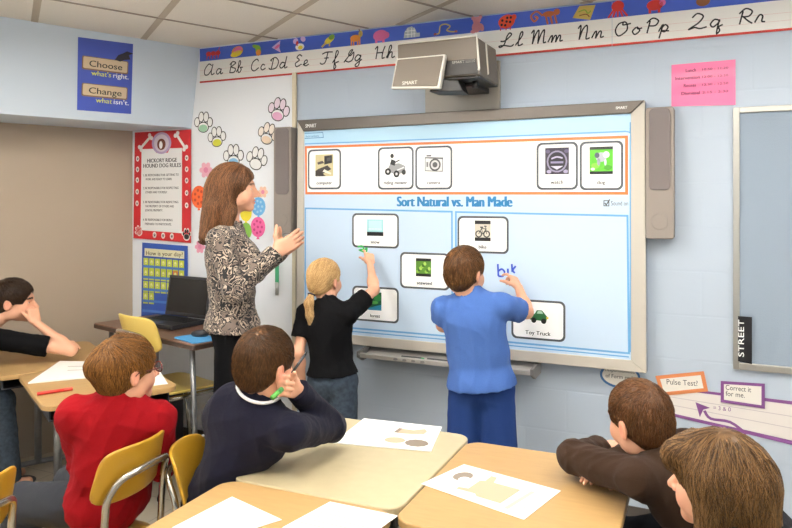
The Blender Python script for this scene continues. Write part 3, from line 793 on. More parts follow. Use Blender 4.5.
red, yel, grn, org, pnk, pur, gry, tan, blu, brn = [C_(*a) for a in (('red','#c8342c'),('yellow','#e8d23c'),('green','#7fae3a'),('orange','#e0913a'),('pink','#e070a4'),('lilac','#cdb2e0'),('grey','#b9c2c4'),('tan','#cdb35e'),('blue','#4a7fd0'),('brown','#8a5730'))]
def animal(b, kind, x, z, s, y):
    e = lambda cx, cz, rx, rz, m, rot=0, dy=0: b.flat(ellipse(x+cx*s, z+cz*s, rx*s, rz*s, 16, rot), y-dy*.0002, m)
    st = lambda pts, w, m: b.ribbon([(x+p*s, z+q*s) for p, q in pts], w*s, y-.0002, m, 4)
    if kind == 'ants':
        for k in (-.5, 0, .5): e(k, .05, .27, .2, red)
        for k in (-.6, -.3, .0, .3, .6): st([(k, 0), (k-.1, -.4)], .09, red)
        st([(.5, .2), (.7, .5)], .08, red)
    elif kind == 'bread':
        e(0, 0, .6, .42, org, .25); e(.05, .1, .45, .25, pnk, .25, 1); e(-.1, -.2, .6, .25, yel, .2, 1)
    elif kind == 'carrot':
        e(-.1, .2, .42, .16, grn, -.3); e(.1, -.1, .28, .42, grn, .1, 1); e(.12, -.3, .26, .26, org, 0, 2)
    elif kind == 'dolphin':
        b.flat([(x-.55*s, z), (x+.3*s, z+.5*s), (x+.2*s, z-.1*s), (x+.35*s, z-.5*s)], y, pur); e(0, .02, .3, .12, pnk, .5, 1)
    elif kind == 'elephant':
        e(-.35, .3, .25, .22, pur, .6); e(.35, .4, .25, .2, pur, -.6); e(.05, -.2, .42, .28, white, 0, 1); e(.1, -.25, .22, .16, yel, 0, 2); e(-.2, .1, .12, .2, red, 0, 1)
    elif kind == 'frog':
        e(.1, .1, .5, .24, yel, .5); e(.3, .3, .28, .2, grn, .3, 1); st([(-.2, -.1), (-.6, -.4)], .16, tan); st([(.1, -.1), (.1, -.4)], .12, tan)
    elif kind == 'goat':
        e(0, 0, .45, .27, org); e(.45, .3, .18, .25, tan, 0, 1)
        for k in (-.35, -.15, .2, .38): st([(k, -.1), (k, -.55)], .12, org)
        st([(.4, .45), (.3, .7)], .08, brn)
    elif kind == 'hippo':
        e(0, 0, .62, .42, pnk); e(.5, -.02, .25, .25, pnk)
        for k in (-.35, .25): st([(k, -.2), (k, -.55)], .2, pnk)
    elif kind == 'igloo':
        b.flat([(x+p*s, z+q*s) for p, q in ((-.55, -.4), (-.5, 0), (-.25, .35), (.1, .42), (.4, .2), (.5, -.1), (.75, -.1), (.75, -.4))], y, gry)
        for q in (-.15, .1): st([(-.45, q), (.4, q)], .05, white)
        for k in (-.2, .1, .3): st([(k, -.4), (k, .3)], .05, white)
    elif kind == 'jump':
        st([(-.9, -.35), (-.5, -.3), (-.4, .2), (0, .3), (.35, .1), (.1, -.15), (.5, -.3), (.9, -.3)], .1, tan); st([(-.9, -.35), (-.7, -.33)], .14, red); st([(.7, -.3), (.9, -.3)], .14, red)
    elif kind == 'koala':
        C = C_('salmon', '#dd8f92'); e(0, -.15, .35, .4, C); e(.02, .32, .3, .26, C); e(-.26, .5, .14, .14, C); e(.28, .52, .14, .14, C); e(.35, -.2, .18, .3, C, .4); e(-.25, -.45, .2, .14, C)
    elif kind == 'ladybug':
        R_ = C_('vermilion', '#dd4a26'); e(0, 0, .6, .48, R_, .2); e(.52, .25, .18, .2, R_)
        for p, q in ((-.3, .1), (-.1, -.25), (.05, .25), (.25, -.05), (-.35, -.2), (.3, .25), (0, 0)): e(p, q, .09, .09, ink, 0, 1)
        for k in (-.4, 0, .3): st([(k, -.35), (k-.05, -.6)], .07, red)
    elif kind == 'monkey':
        m = C_('rust', '#b5622f'); e(.2, .2, .42, .2, m); e(.75, .28, .22, .22, m); st([(-.2, .1), (-.6, .45), (-1, .2), (-.8, -.2), (-.55, 0), (-.75, .15)], .13, m)
        for k in (0, .3, .6): st([(k, .1), (k+.15, -.5)], .13, m)
    elif kind == 'nest':
        b.flat([(x+p*s, z+q*s) for p, q in ((-.8, -.25), (-.35, .5), (.7, .45), (.35, -.5))], y, tan)
        st([(-.4, .1), (0, .2), (.2, -.05), (.4, .1)], .07, grn); st([(-.35, -.15), (.1, -.1), (.3, -.3)], .07, brn)
    elif kind == 'octopus':
        e(0, .2, .4, .35, red)
        for k in (-.6, -.3, 0, .3, .6): st([(k*.4, 0), (k, -.5)], .12, red)
    elif kind == 'pig':
        e(0, 0, .5, .34, red); e(.45, .1, .2, .2, pnk); st([(-.3, -.2), (-.3, -.5)], .15, red); st([(.25, -.2), (.25, -.5)], .15, red)
    else:
        e(0, -.1, .4, .3, brn); e(.2, .3, .2, .2, brn)
m_band = M('banner_blue', '#3f5ec4', rough=.6)
PAIRS = [('Aa', 204, 'ants'), ('Bb', 228.5, 'bread'), ('Cc', 250.5, 'carrot'), ('Dd', 269, 'dolphin'), ('Ee', 294, 'elephant'), ('Ff', 320, 'frog'), ('Gg', 344.5, 'goat'), ('Hh', 373.5, 'hippo'),
         ('Ii', 403, 'igloo'), ('Jj', 430, 'jump'), ('Kk', 452, 'koala'), ('Ll', 499, 'ladybug'), ('Mm', 529, 'monkey'), ('Nn', 575.5, 'nest'), ('Oo', 613, 'octopus'), ('Pp', 644, 'pig'), ('Qq', 688, 'quail'), ('Rr', 736, 'rabbit')]
ANPX = dict(ants=214, bread=238, carrot=258, dolphin=278, elephant=300, frog=329, goat=356, hippo=381, igloo=411, jump=446, koala=477, ladybug=507, monkey=546, nest=585, octopus=618, pig=655, quail=703, rabbit=760)
def banner(px0, px1, pairs, label, tilt):
    t, q = wthing('alphabet_banner', label, 'alphabet banner', px0, 83)
    x1 = q(px1, 60)[0]; zb = 2.243; z0 = WALL.at(px0, 83)[1]; H = 2.452-zb; dz = zb-z0
    b = MB(); b.box(0, x1, -.0065, -.0048, dz, dz+H-.078, paper); b.build('letter_strip', t)
    b = MB(); b.box(0, x1, -.0066, -.0047, dz+H-.078, dz+H, m_band); b.build('picture_band', t)
    b = MB(); b.box(0, x1, -.0070, -.0046, dz-.001, dz+.009, C_('banner_red', '#c0392f')); b.build('red_edging', t)
    b = MB()
    for k in (.042, .075): b.box(0, x1, -.00670, -.0049, dz+k, dz+k+.0012, C_('rule_pink', '#e0b9b4'))
    b.build('rule_line', t)
    for p, px, an in pairs:
        b = MB(); x = q(px, 60)[0]; cursive(b, p, x, dz+.042, .068, -.0073, .0066, ink, 1.32); b.build('letter_pair', t)
        b = MB(); animal(b, an, q(ANPX[an], 40)[0], dz+H-.040, .072, -.0073); b.build('animal_picture', t)
    return t
banner(200.5, 612, PAIRS[:14], 'long cursive alphabet strip from Aa to Nn with blue picture band', 0)
banner(612.5, 830, PAIRS[14:], 'cursive alphabet strip from Oo onward above the pink schedule', 0)

# ---- posters
def poster_quad(name, label, cat, corners, off, thick, mat, frame=WALL, part='sheet', bevel=0):
    cx = sum(c[0] for c in corners)/4; cy = max(c[1] for c in corners)
    t, q = wthing(name, label, cat, cx, cy, off, frame=frame)
    pts = [q(*c) for c in corners]
    b = MB(); b.prism(pts, -thick, 0, mat); b.build(part, t)
    def lerp(u, v):                      # unit square of the sheet -> its own x,z
        a = Vector(pts[0]).lerp(Vector(pts[1]), u); c = Vector(pts[3]).lerp(Vector(pts[2]), u); r = c.lerp(a, v); return (r.x, r.y)
    return t, lerp
m_pblue = M('poster_blue', '#3f53b4', rough=.4)
t, L = poster_quad('wall_poster', 'blue choose and change motto poster on the sloping bulkhead', 'poster', [(78, 37), (133, 44), (131, 114), (77, 110)], .001, .0015, m_pblue, SOFFIT)
w_ = L(1, .5)[0]-L(0, .5)[0]; h_ = L(.5, 1)[1]-L(.5, 0)[1]
b = MB(); cream = C_('plaque', '#d9c3a2'); pk = C_('plaque_edge', '#8a6c56')
for v, s in ((.66, 'Choose'), (.29, 'Change')):
    x0, z0 = L(.09, v-.07); x1, z1 = L(.9, v+.075)
    b.prism(rrect(x0-.006, x1+.006, z0-.008, z1+.004, .01), -.004, -.0016, pk); b.prism(rrect(x0, x1, z0, z1, .008), -.0048, -.0016, cream)
b.build('plaque', t)
b = MB()
for v, s, a, c in ((.66, 'Choose', 'what\'s', 'right.'), (.29, 'Change', 'what', 'isn\'t.')):
    b = MB(); x, z = L(.5, v-.045); b.text(s, x, z, h_*.085, ink, -.0051, 'c', w_*.6, .012)
    x, z = L(.60 if v > .5 else .63, v-.165); b.text(a, x, z, h_*.068, C_('lettering_yellow', '#dfe05a'), -.0022, 'r', w_*(.36 if v > .5 else .3), .012)
    x, z = L(.64 if v > .5 else .66, v-.165); b.text(c, x, z, h_*.068, white, -.0022, 'l', w_*.29, .012); b.build('motto_lettering', t)
b = MB(); q0 = L(.66, .75); b.flat([(q0[0]+p*w_, q0[1]+r*h_) for p, r in ((0, 0), (.06, .07), (.14, .1), (.22, .14), (.34, .12), (.26, .09), (.29, .03), (.17, .01), (.1, -.02))], -.0052, C_('bird', '#2e2a33')); b.build('bird_picture', t)

m_rred = M('poster_red', '#c8252c', rough=.5)
t, L = poster_quad('wall_poster', 'red bordered hound dog rules poster with bones and paw prints', 'poster', [(135, 132.5), (191, 129.5), (191, 243), (133.5, 238)], .012, .0015, m_rred)
w_ = L(1, .5)[0]-L(0, .5)[0]; h_ = L(.5, 1)[1]-L(.5, 0)[1]
P4 = lambda us: [L(*u) for u in us]
b = MB(); b.flat(P4([(.13, .08), (.85, .08), (.85, .84), (.64, .84), (.6, .8), (.4, .8), (.36, .84), (.13, .84)]), -.002, white); b.build('white_panel', t)
b = MB(); c = L(.49, .89); b.prism(ellipse(*c, w_*.17, h_*.1), -.003, -.0016, C_('portrait_lilac', '#b9a4c6')); b.flat(ellipse(*c, w_*.13, h_*.08), -.0032, C_('portrait_pale', '#d8ccd6'))
b.flat(ellipse(c[0], c[1]-.008, w_*.075, h_*.052), -.0034, C_('hound_brown', '#6d3a28')); b.flat(ellipse(c[0]-.004, c[1]-.012, w_*.03, h_*.035), -.0036, white); b.build('hound_portrait', t)
for u, an in ((.2, .7), (.83, -.9)):
    b = MB(); c = L(u, .9); d = (math.cos(an)*w_*.12, math.sin(an)*w_*.12)
    b.ribbon([(c[0]-d[0], c[1]-d[1]), (c[0]+d[0], c[1]+d[1])], .018, -.0022, paper, 0)
    for sg in (-1, 1):
        for k in (-.012, .012): b.flat(ellipse(c[0]+sg*d[0]-k*math.sin(an), c[1]+sg*d[1]+k*math.cos(an), .014, .014, 12), -.0024, paper)
    b.build('bone_picture', t)
def paw(b, x, z, s, mat, y, rot=0):
    for p, q, rx, rz in ((0, -.25, .42, .34), (-.48, .1, .15, .22), (-.18, .42, .16, .25), (.18, .42, .16, .25), (.48, .1, .15, .22)):
        cx = x+(p*math.cos(rot)-q*math.sin(rot))*s; cz = z+(p*math.sin(rot)+q*math.cos(rot))*s
        b.flat(ellipse(cx, cz, rx*s, rz*s, 14, rot), y, mat)
for u, vs in ((.06, (.33, .44, .55, .65, .75)), (.93, (.33, .44, .55, .65, .75))):
    for v in vs:
        b = MB(); c = L(u, v); b.flat(ellipse(*c, .014, .018, 14), -.002, paper); paw(b, c[0], c[1], .012, ink, -.0022); b.build('paw_print', t)
for u in (.38, .53, .68):
    b = MB(); c = L(u, .045); b.flat(ellipse(*c, .016, .02, 14), -.002, paper); paw(b, c[0], c[1], .014, ink, -.0022); b.build('paw_print', t)
for u, s in ((.1, .045), (.93, .05)):
    b = MB(); c = L(u, .07); paw(b, c[0], c[1], s*1.25, paper, -.0021, .6 if u < .5 else 0); paw(b, c[0], c[1], s, ink if u > .5 else C_('faded_red', '#d98a86'), -.0024, .6 if u < .5 else 0); b.build('paw_print', t)
for s, v, k in (('HICKORY RIDGE', .715, .52), ('HOUND DOG RULES', .668, .66)):
    b = MB(); x, z = L(.5, v); b.text(s, x, z, h_*.036, ink, -.0024, 'c', w_*k, .022); b.build('heading', t)
gi = C_('ink_grey', '#4a4a50')
for v, ls in ((.585, ('1. BE RESPONSIBLE FOR GETTING TO', 'WORK AND READY TO LEARN.')), (.465, ('2. BE RESPONSIBLE FOR RESPECTING', 'OTHERS AND YOURSELF.')), (.335, ('3. BE RESPONSIBLE FOR RESPECTING', 'THE PROPERTY OF OTHERS AND', 'SCHOOL PROPERTY.')), (.17, ('4. BE RESPONSIBLE FOR BEING', 'PREPARED TO PARTICIPATE.'))):
    for i, s in enumerate(ls):
        b = MB(); x, z = L(.17 if i == 0 else .21, v-i*.038); b.text(s, x, z, h_*.020, ink, -.0024, 'l', w_*.0205*len(s)*.95, .014); b.build('text_line', t)

# ---- pocket chart with its cards
t, L = poster_quad('pocket_chart', 'blue hanging pocket chart titled how is your day', 'pocket chart', [(142.5, 242.5), (187.8, 246), (187.8, 323), (141.5, 319)], .008, .0025, M('chart_blue', '#2f55ae', rough=.6))
w_ = L(1, .5)[0]-L(0, .5)[0]; h_ = L(.5, 1)[1]-L(.5, 0)[1]
b = MB(); pts = [L(.06, .83), (L(.93, .83)), L(.93, .93), L(.06, .93)]; b.prism(pts, -.004, -.0026, C_('title_cream', '#e6e3bf')); x, z = L(.5, .85); b.text('How is your day?', x, z, h_*.055, C_('title_ink', '#5a4620'), -.0043, 'c', w_*.8, .012); b.build('title_strip', t)
for v in (.70, .56, .40, .25, .12):
    b = MB(); b.prism([L(.04, v-.02), L(.96, v-.02), L(.96, v+.012), L(.04, v+.012)], -.0105, -.0085, M('pocket_film', '#5c86cf', rough=.15)); b.build('pocket', t)
rows = ((.70, 7, 'top'), (.56, 7, 'second'), (.40, 6, 'third'), (.25, 2, 'lowest'))
nth = ('first', 'second', 'third', 'fourth', 'fifth', 'sixth', 'seventh')
ycard = C_('card_lime', '#cfd84a'); proto = {}
tm = t.matrix_world.copy()
for v, n, rn in rows:
    for i in range(n):
        o_ = (rn == 'second' and i == 5)
        key = 'o' if o_ else 'y'; cx, cz = L(.10+.13*i, v)
        mw = tm @ Matrix.Translation((cx, -.0055, cz))
        lab = ('orange face card in the second row of the blue pocket chart' if o_ else f'lime face card, {nth[i]} in the {rn} row of the blue pocket chart')
        if key not in proto:
            b = MB(); cw, ch = w_*.105, h_*.105
            b.box(-cw/2, cw/2, -.0012, .0012, -.02, ch, org if o_ else ycard)
            b.flat(ellipse(0, ch*.52, cw*.26, ch*.28, 14), -.0014, C_('card_yellow', '#f0ee9a')); b.ribbon([(-cw*.14, ch*.45), (0, ch*.38), (cw*.14, ch*.45)], .003, -.0016, grn, 3)
            b.box(-cw*.42, cw*.42, -.0015, -.001, 0, ch*.13, grn)
            o = b.build('face_card', mw=mw); proto[key] = o
        else:
            o = proto[key].copy(); COL.objects.link(o); o.matrix_world = mw
        tag(o, lab, 'card', 'face cards in the pocket chart')

# ---- paw and balloon cut-outs
def paw_cut(px, py, s, pad, label, rot=0.0, toe=None, line=None):
    t, q = wthing('paw_cutout', label, 'paper cutout', px, py, .0045, 'paw print cutouts on the white wall')
    line = line or ink
    b = MB(); c, sn = math.cos(rot), math.sin(rot)
    prts = [(0, -.22, .46, .36)]+[(-.54, .12, .24, .33), (-.2, .46, .24, .36), (.2, .46, .24, .36), (.54, .12, .24, .33)]
    for k, (p, r, rx, rz) in enumerate(prts):
        cx, cz = (p*c-r*sn)*s, (p*sn+r*c)*s
        b.prism(ellipse(cx, cz, rx*s, rz*s, 20, rot), -.0012, 0, line)
    b.build('outline', t)
    b = MB()
    for k, (p, r, rx, rz) in enumerate(prts):
        cx, cz = (p*c-r*sn)*s, (p*sn+r*c)*s; g = .055
        b.prism(ellipse(cx, cz, (rx-g)*s, (rz-g)*s, 20, rot), -.0018, -.001, toe if (toe and k) else white)
    b.build('paper_face', t)
    b = MB(); cx, cz = (.0*c+.28*sn)*s, (0*sn-.28*c)*s
    b.prism(ellipse(cx, cz, .36*s, .24*s, 18, rot), -.0024, -.0016, pad); b.build('coloured_pad', t)
paw_cut(203.5, 124, 0.093, C_('mint', '#a9d5b5'), 'mint tipped paw cutout highest beside the red poster', -.05)
paw_cut(217, 138.5, 0.090, C_('lemon', '#e2e04a'), 'yellow padded paw cutout on the white wall', .05)
paw_cut(233.5, 157.5, 0.099, C_('sky_pad', '#8fc4e4'), 'heavy black paw cutout with pale blue pad above the teacher', 0, None)
paw_cut(256.5, 160.5, 0.099, white, 'plain white paw cutout with thin black outline beside the speaker', -.25)
paw_cut(267.5, 135.5, 0.093, C_('peach', '#f0d9bf'), 'peach padded paw cutout partly behind the tall speaker', -.3, C_('peach_pale', '#f6ece0'))
paw_cut(278.5, 111.5, 0.099, C_('rose', '#eeb6d6'), 'rose padded paw cutout above the tall speaker', -.25, C_('rose_pale', '#f3e3ee'))
def balloon(px, py, rx, rz, mat, label, dots=None, kind='balloon_cutout'):
    t, q = wthing(kind, label, 'paper cutout', px, py, .0045, 'balloon cutouts on the white wall')
    b = MB(); b.prism(ellipse(0, 0, rx, rz, 24), -.0014, 0, mat); b.prism([(-.012, -rz-.012), (.012, -rz-.012), (0, -rz+.008)], -.0014, 0, mat); b.build('balloon', t)
    if dots:
        b = MB()
        for a in range(7): b.flat(ellipse(rx*.55*math.cos(a*.9), rz*.6*math.sin(a*.9), rx*.16, rx*.16, 10), -.0018, dots)
        b.flat(ellipse(0, 0, rx*.16, rx*.16, 10), -.0018, dots); b.build('dots', t)
    return t
balloon(199, 197, 0.059, 0.070, C_('orange_cut', '#ec6a35'), 'orange balloon cutout with dark dots beside the red poster', C_('dot_rust', '#b9452a'))
balloon(258.5, 206.5, 0.050, 0.055, C_('blue_cut', '#6fb4e6'), 'blue balloon cutout in front of the teacher\'s face', C_('dot_pale', '#a9d3f0'))
balloon(246, 213, 0.042, 0.050, C_('yellow_cut', '#f0dc3c'), 'yellow balloon cutout tucked beside the teacher\'s hair')
balloon(246, 231, 0.042, 0.050, C_('green_cut', '#8cc152'), 'green balloon cutout beside the teacher\'s shoulder')
balloon(258, 227, 0.052, 0.060, C_('pink_cut', '#ec6aa2'), 'bright pink balloon cutout with dots below the blue balloon', C_('dot_rose', '#c9407f'))
def flower(px, py, s, mat, label):
    t, q = wthing('flower_cutout', label, 'paper cutout', px, py, .0045, 'pale flower cutouts on the white wall')
    b = MB()
    for k in range(6): a = k*PI/3; b.prism(ellipse(s*.6*math.cos(a), s*.6*math.sin(a), s*.42, s*.34, 14, a), -.0014, 0, mat)
    b.build('petals', t); b = MB(); b.prism(ellipse(0, 0, s*.35, s*.35, 14), -.002, -.0008, C_('petal_core', '#e98fb0')); b.build('flower_center', t)
flower(206, 170, .05, C_('petal_pink', '#f3b9c9'), 'pale pink flower cutout above the orange balloon')
flower(200, 247, .04, C_('petal_rose', '#f0a9bd'), 'small rose flower cutout behind the teacher\'s shoulder')
flower(263, 192, .035, C_('petal_peach', '#f4cdb4'), 'peach flower cutout above the blue balloon')
# ---- pink schedule
t, L = poster_quad('schedule_sign', 'glossy pink daily schedule card on the upper wall', 'sign', [(671.5, 65), (735.5, 59.5), (735.5, 105), (671.5, 106.5)], .004, .0015, M('schedule_pink', '#ee6f9e', rough=.4, coat=.15))
w_ = L(1, .5)[0]-L(0, .5)[0]; h_ = L(.5, 1)[1]-L(.5, 0)[1]
b = MB()
for v, a, c in ((.80, 'Lunch', '10:50 - 11:20'), (.63, 'Intervention', '12:00 - 12:30'), (.45, 'Recess', '12:30 - 12:50'), (.27, 'Dismissal', '2:15 - 2:30')):
    b = MB(); x, z = L(.45 if len(a) > 6 else .39, v); b.text(a, x, z, h_*.075, C_('ink_plum', '#5a1f3a'), -.0022, 'r', w_*.032*len(a), .012); b.build('subject_word', t)
    b = MB(); x, z = L(.49, v+.01); b.text(c, x, z, h_*.05, C_('ink_plum', '#5a1f3a'), -.0022, 'l', w_*.4); b.build('time_text', t)
# ---- cards low on the wall
m_cream = M('card_cream', '#e9e4da', rough=.7)
t, L = poster_quad('note_card', 'orange bordered rectangular note card reading Pulse Test on the wall', 'note card', [(656.5, 376.5), (703, 372), (707, 390.5), (662, 395)], .004, .0015, m_cream)
b = MB(); b.ribbon([L(.02, .05), L(.98, .05), L(.98, .95), L(.02, .95)], .016, -.0022, C_('border_orange', '#cf7f4e'), 0, True); b.build('border', t)
b = MB(); x, z = L(.5, .42); b.text('Pulse Test?', x, z, .024, ink, -.0022, 'c', .13, 0, .05); b.build('lettering', t)
t, q = wthing('note_card', 'oval note card with blue border under the whiteboard corner', 'note card', 620, 376, .004)
b = MB(); a = q(600, 370); c = q(641, 370); r = (c[0]-a[0])/2
b.prism(ellipse(0, 0, r, .058, 32), -.0015, 0, m_cream); b.build('sheet', t)
b = MB(); b.ribbon(ellipse(0, 0, r-.006, .052, 32), .011, -.0022, C_('border_blue', '#3f6fa4'), 0, True); b.build('border', t)
for s, z in (('responsibilities', .018), ('of Form ends', -.012)):
    b = MB(); b.text(s, 0, z, .018, ink, -.0022, 'c', .13); b.build('text_line', t)
t, L = poster_quad('paper_poster', 'wide cream paper banner with purple edges low on the wall', 'poster', [(664, 386), (830, 405.5), (830, 454), (664, 414)], .002, .001, M('banner_cream', '#e3dcd6', rough=.7))
b = MB(); pl = C_('border_purple', '#7d4a86')
b.flat([L(0, .92), L(1, .92), L(1, 1), L(0, 1)], -.0016, pl); b.flat([L(0, 0), L(1, 0), L(1, .1), L(0, .1)], -.0016, pl); b.build('purple_edging', t)
b = MB()
for v in (.38, .65): b.ribbon([L(0, v), L(1, v)], .003, -.0016, C_('rule_grey', '#c3b9bb'), 0)
q0 = L(.25, .42); b.flat([(q0[0]-.03, q0[1]+.03), (q0[0]+.03, q0[1]+.012), (q0[0]+.002, q0[1]-.0), (q0[0]-.012, q0[1]-.035)], -.002, pl)
b.ribbon([L(.26, .4), L(.30, .2), L(.42, .22), L(.52, .0)], .012, -.002, pl, 4); x, z = L(.37, .5); b.text('= 3 & 0', x, z, .018, pl, -.002, 'c', .07); b.build('drawing', t)
t, L = poster_quad('note_card', 'purple bordered note card overlapping the cream banner', 'note card', [(721.5, 381.5), (764, 384), (764, 408), (721.5, 401.5)], .006, .0015, m_cream)
b = MB(); b.ribbon([L(.02, .04), L(.98, .04), L(.98, .96), L(.02, .96)], .013, -.0022, pl, 0, True); b.build('border', t)
b = MB(); x, z = L(.1, .62); b.text('Correct it', x, z, .022, ink, -.0022, 'l', .1); x, z = L(.1, .32); b.text('for me.', x, z, .022, ink, -.0022, 'l', .075); b.build('lettering', t)
# ---- framed board at the right end with a black magnetic label
t, q = wthing('wall_board', 'aluminium framed bulletin board at the right end of the wall', 'bulletin board', 733, 368, .0)
x1 = q(900, 300)[0]; z1 = q(733, 108)[1]
b = MB(); b.box(.012, x1-.012, -.014, 0, .02, z1-.012, M('board_fabric', '#8d9aa8', rough=.9, bump=.3, scale=200)); b.build('panel', t)
b = MB()
b.box(0, .026, -.024, 0, 0, z1, m_alu); b.box(x1-.026, x1, -.024, 0, 0, z1, m_alu); b.box(.026, x1-.026, -.024, 0, 0, .03, m_alu); b.box(.026, x1-.026, -.024, 0, z1-.026, z1, m_alu); b.build('frame', t, .003)
t2, L = poster_quad('name_plate', 'black plate with white vertical writing on the bulletin board', 'sign', [(738, 316), (752, 317), (752, 364), (738, 361)], .026, .003, M('plate_black', '#16161a', rough=.4))
b = MB(); x, z = L(.42, .12); b.text('STREET', x, z, .022, white, -.0035, 'l', .16, .01, PI/2); b.build('lettering', t2)

# ---- loudspeakers
m_spk = M('speaker_taupe', '#8b8179', rough=.5); m_grl = M('speaker_grille', '#756c6a', rough=.75, bump=.6, scale=700)
def speaker(px0, px1, top, bot, label, depth=.085):
    t, q = wthing('loudspeaker', label, 'loudspeaker', (px0+px1)/2, bot, depth, 'whiteboard loudspeakers')
    xa, xb = q(px0, bot)[0], q(px1, bot)[0]; H = q((px0+px1)/2, top)[1]; w = xb-xa
    b = MB(); b.prism(rrect(xa, xb, 0, H, .012), .0, depth-.005, m_spk); b.build('cabinet', t, .004)
    b = MB(); b.prism(rrect(xa+w*.12, xb-w*.12, H*.37, H*.99, .022), -.006, .001, m_grl); b.build('grille', t, .004)
    b = MB(); b.prism(ellipse((xa+xb)/2, H*.13, w*.3, w*.3, 24), -.003, .001, m_spk); b.build('control_dial', t, .002)
speaker(645.5, 674, 107, 239, 'taupe wall loudspeaker under the pink schedule')
speaker(273.5, 291, 127, 234, 'taupe wall loudspeaker between the paw cutouts and the whiteboard')
t, q = wthing('green_lanyard', 'green strap hanging below the loudspeaker near the teacher', 'strap', 277, 290, .03)
b = MB(); z1 = q(276, 222)[1]
b.box(-.012, .012, -.002, .002, .04, z1, M('strap_green', '#3f9a6c', rough=.6)); b.build('strap', t)
b = MB(); b.tube([(0, 0, .045), (0, 0, -.03)], [.012, .009], M('clip_grey', '#b9b9b4', rough=.3, metal=.4), 10); b.build('clip', t)
b = MB(); b.tube([(0, 0, z1-.005), (0, .026, z1+.002)], .004, M('clip_grey', '#b9b9b4')); b.build('hook', t)
# ------------------------------------------------------------------ interactive whiteboard
OFFB = .07
t, q = wthing('interactive_whiteboard', 'large interactive whiteboard showing a sorting lesson screen', 'whiteboard', 470, 356, OFFB)
m_frame = M('board_frame', '#c6bfb3', rough=.45); m_bar_ = M('board_top_bar', '#5c554f', rough=.35, metal=.3); m_side = M('board_side', '#9aa2ad', rough=.5)
fTL, fTR, fBR, fBL = q(298, 120.5), q(645, 100.5), q(646.5, 373), q(296.5, 339)
sTL, sTR, sBR, sBL = q(304.5, 131.5), q(631, 113.5), q(631, 360), q(304.5, 330.5)
b = MB()
b.hexa([(p[0], OFFB-.012, p[1]) for p in (fTL, fTR, fBR, fBL)], [(p[0], .004, p[1]) for p in (fTL, fTR, fBR, fBL)], m_side); b.build('backing', t)
def rail(a, c, d, e, mat, name):
    b = MB(); b.prism([a, c, d, e], -.006, .0045, mat); b.build(name, t, .003)
rail(sTR, fTR, fBR, sBR, m_frame, 'frame_rail'); rail(fTL, sTL, sBL, fBL, m_frame, 'frame_rail'); rail(sBL, sBR, fBR, fBL, m_frame, 'frame_rail')
b = MB(); b.prism([fTL, fTR, sTR, sTL], -.016, .004, m_bar_); b.build('top_rail', t, .004)
b = MB(); x0, z0 = q(304, 126); b.text('SMART', x0+.02, z0-.012, .02, white, -.0163, 'l', .07, .015); x0, z0 = q(622, 108); b.text('SMART', x0, z0-.006, .012, white, -.0163, 'c', .05, .015)
b.build('maker_lettering', t)
Sm = lambda n, h: M('screen_'+n, h, rough=.35, emit=.10)
sky, lblue, swhite, sline, sorg, sgry, sttl = Sm('band', '#b4d8ee'), Sm('panel', '#c6daee'), Sm('white', '#fdfdfb'), Sm('line', '#6aa7d6'), Sm('orange', '#d9783c'), Sm('gap', '#cfdfee'), Sm('title', '#2577ac')
sdk, sblk = Sm('cardline', '#4b4f54'), Sm('black', '#18181a')
b = MB(); b.prism([sTL, sTR, sBR, sBL], -.001, .004, lblue); scr = b.build('screen', t)
Y0 = -.0014
def panel(name, quad, mat, y=Y0): b = MB(); b.flat([q(*p) for p in quad], y, mat); return b
b = panel('x', [(304.5, 131.5), (631, 113.5), (631, 131), (304.5, 143.8)], sky)
b.ribbon([q(305, 144), q(470, 137.8), q(626, 131.4)], .007, Y0-.0002, sline, 0); b.ribbon([q(304.8, 129.5+4), q(323, 132.5), q(323.5, 137.5), q(304.8, 138.5)], .003, Y0-.0002, sttl, 0); x, z = q(306, 136.7); b.text('Instructions', x, z-.004, .012, sttl, Y0-.0004, 'l', .085)
b.ribbon([q(626, 131.5), q(630, 133), q(630.3, 140), q(630.3, 352)], .006, Y0-.0002, sline, 3); b.build('header_band', scr)
b = panel('x', [(306, 147), (626.5, 137), (626.6, 193.3), (306.5, 193.3)], swhite, Y0-.0002)
b.ribbon([q(306, 147.3), q(626.5, 137), q(626.6, 193.3), q(306.5, 193.2)], .013, Y0-.0005, sorg, 0, True); b.build('word_bank', scr)
b = MB(); x, z = q(397.5, 205.5); x1, z1 = q(512, 207); b.text('Sort Natural vs. Man Made', x, z-.004, .052, sttl, Y0-.0004, 'l', x1-x, .05); b.build('title', scr)
b = MB(); x, z = q(604, 205); b.ribbon([(x, z-.004), (x+.022, z-.004), (x+.022, z+.02), (x, z+.02)], .004, Y0-.0004, sdk, 0, True); b.ribbon([(x+.004, z+.01), (x+.01, z), (x+.026, z+.026)], .005, Y0-.0006, sdk, 0)
b.text('Sound on', x+.032, z-.002, .021, sdk, Y0-.0004, 'l', .075); b.build('sound_checkbox', scr)
for quad in ([(305.5, 208.3), (452, 211.7), (452.5, 336.5), (305.5, 324)], [(456, 212), (627.5, 215.8), (629, 353.3), (456, 337)]):
    b = MB(); b.ribbon([q(*p) for p in quad], .009, Y0-.0003, sline, 0, True)
    b.ribbon([q(quad[3][0], quad[3][1]+3.2), q(quad[2][0], quad[2][1]+3.6)], .006, Y0-.0003, sline, 0); b.build('sorting_panel', scr)
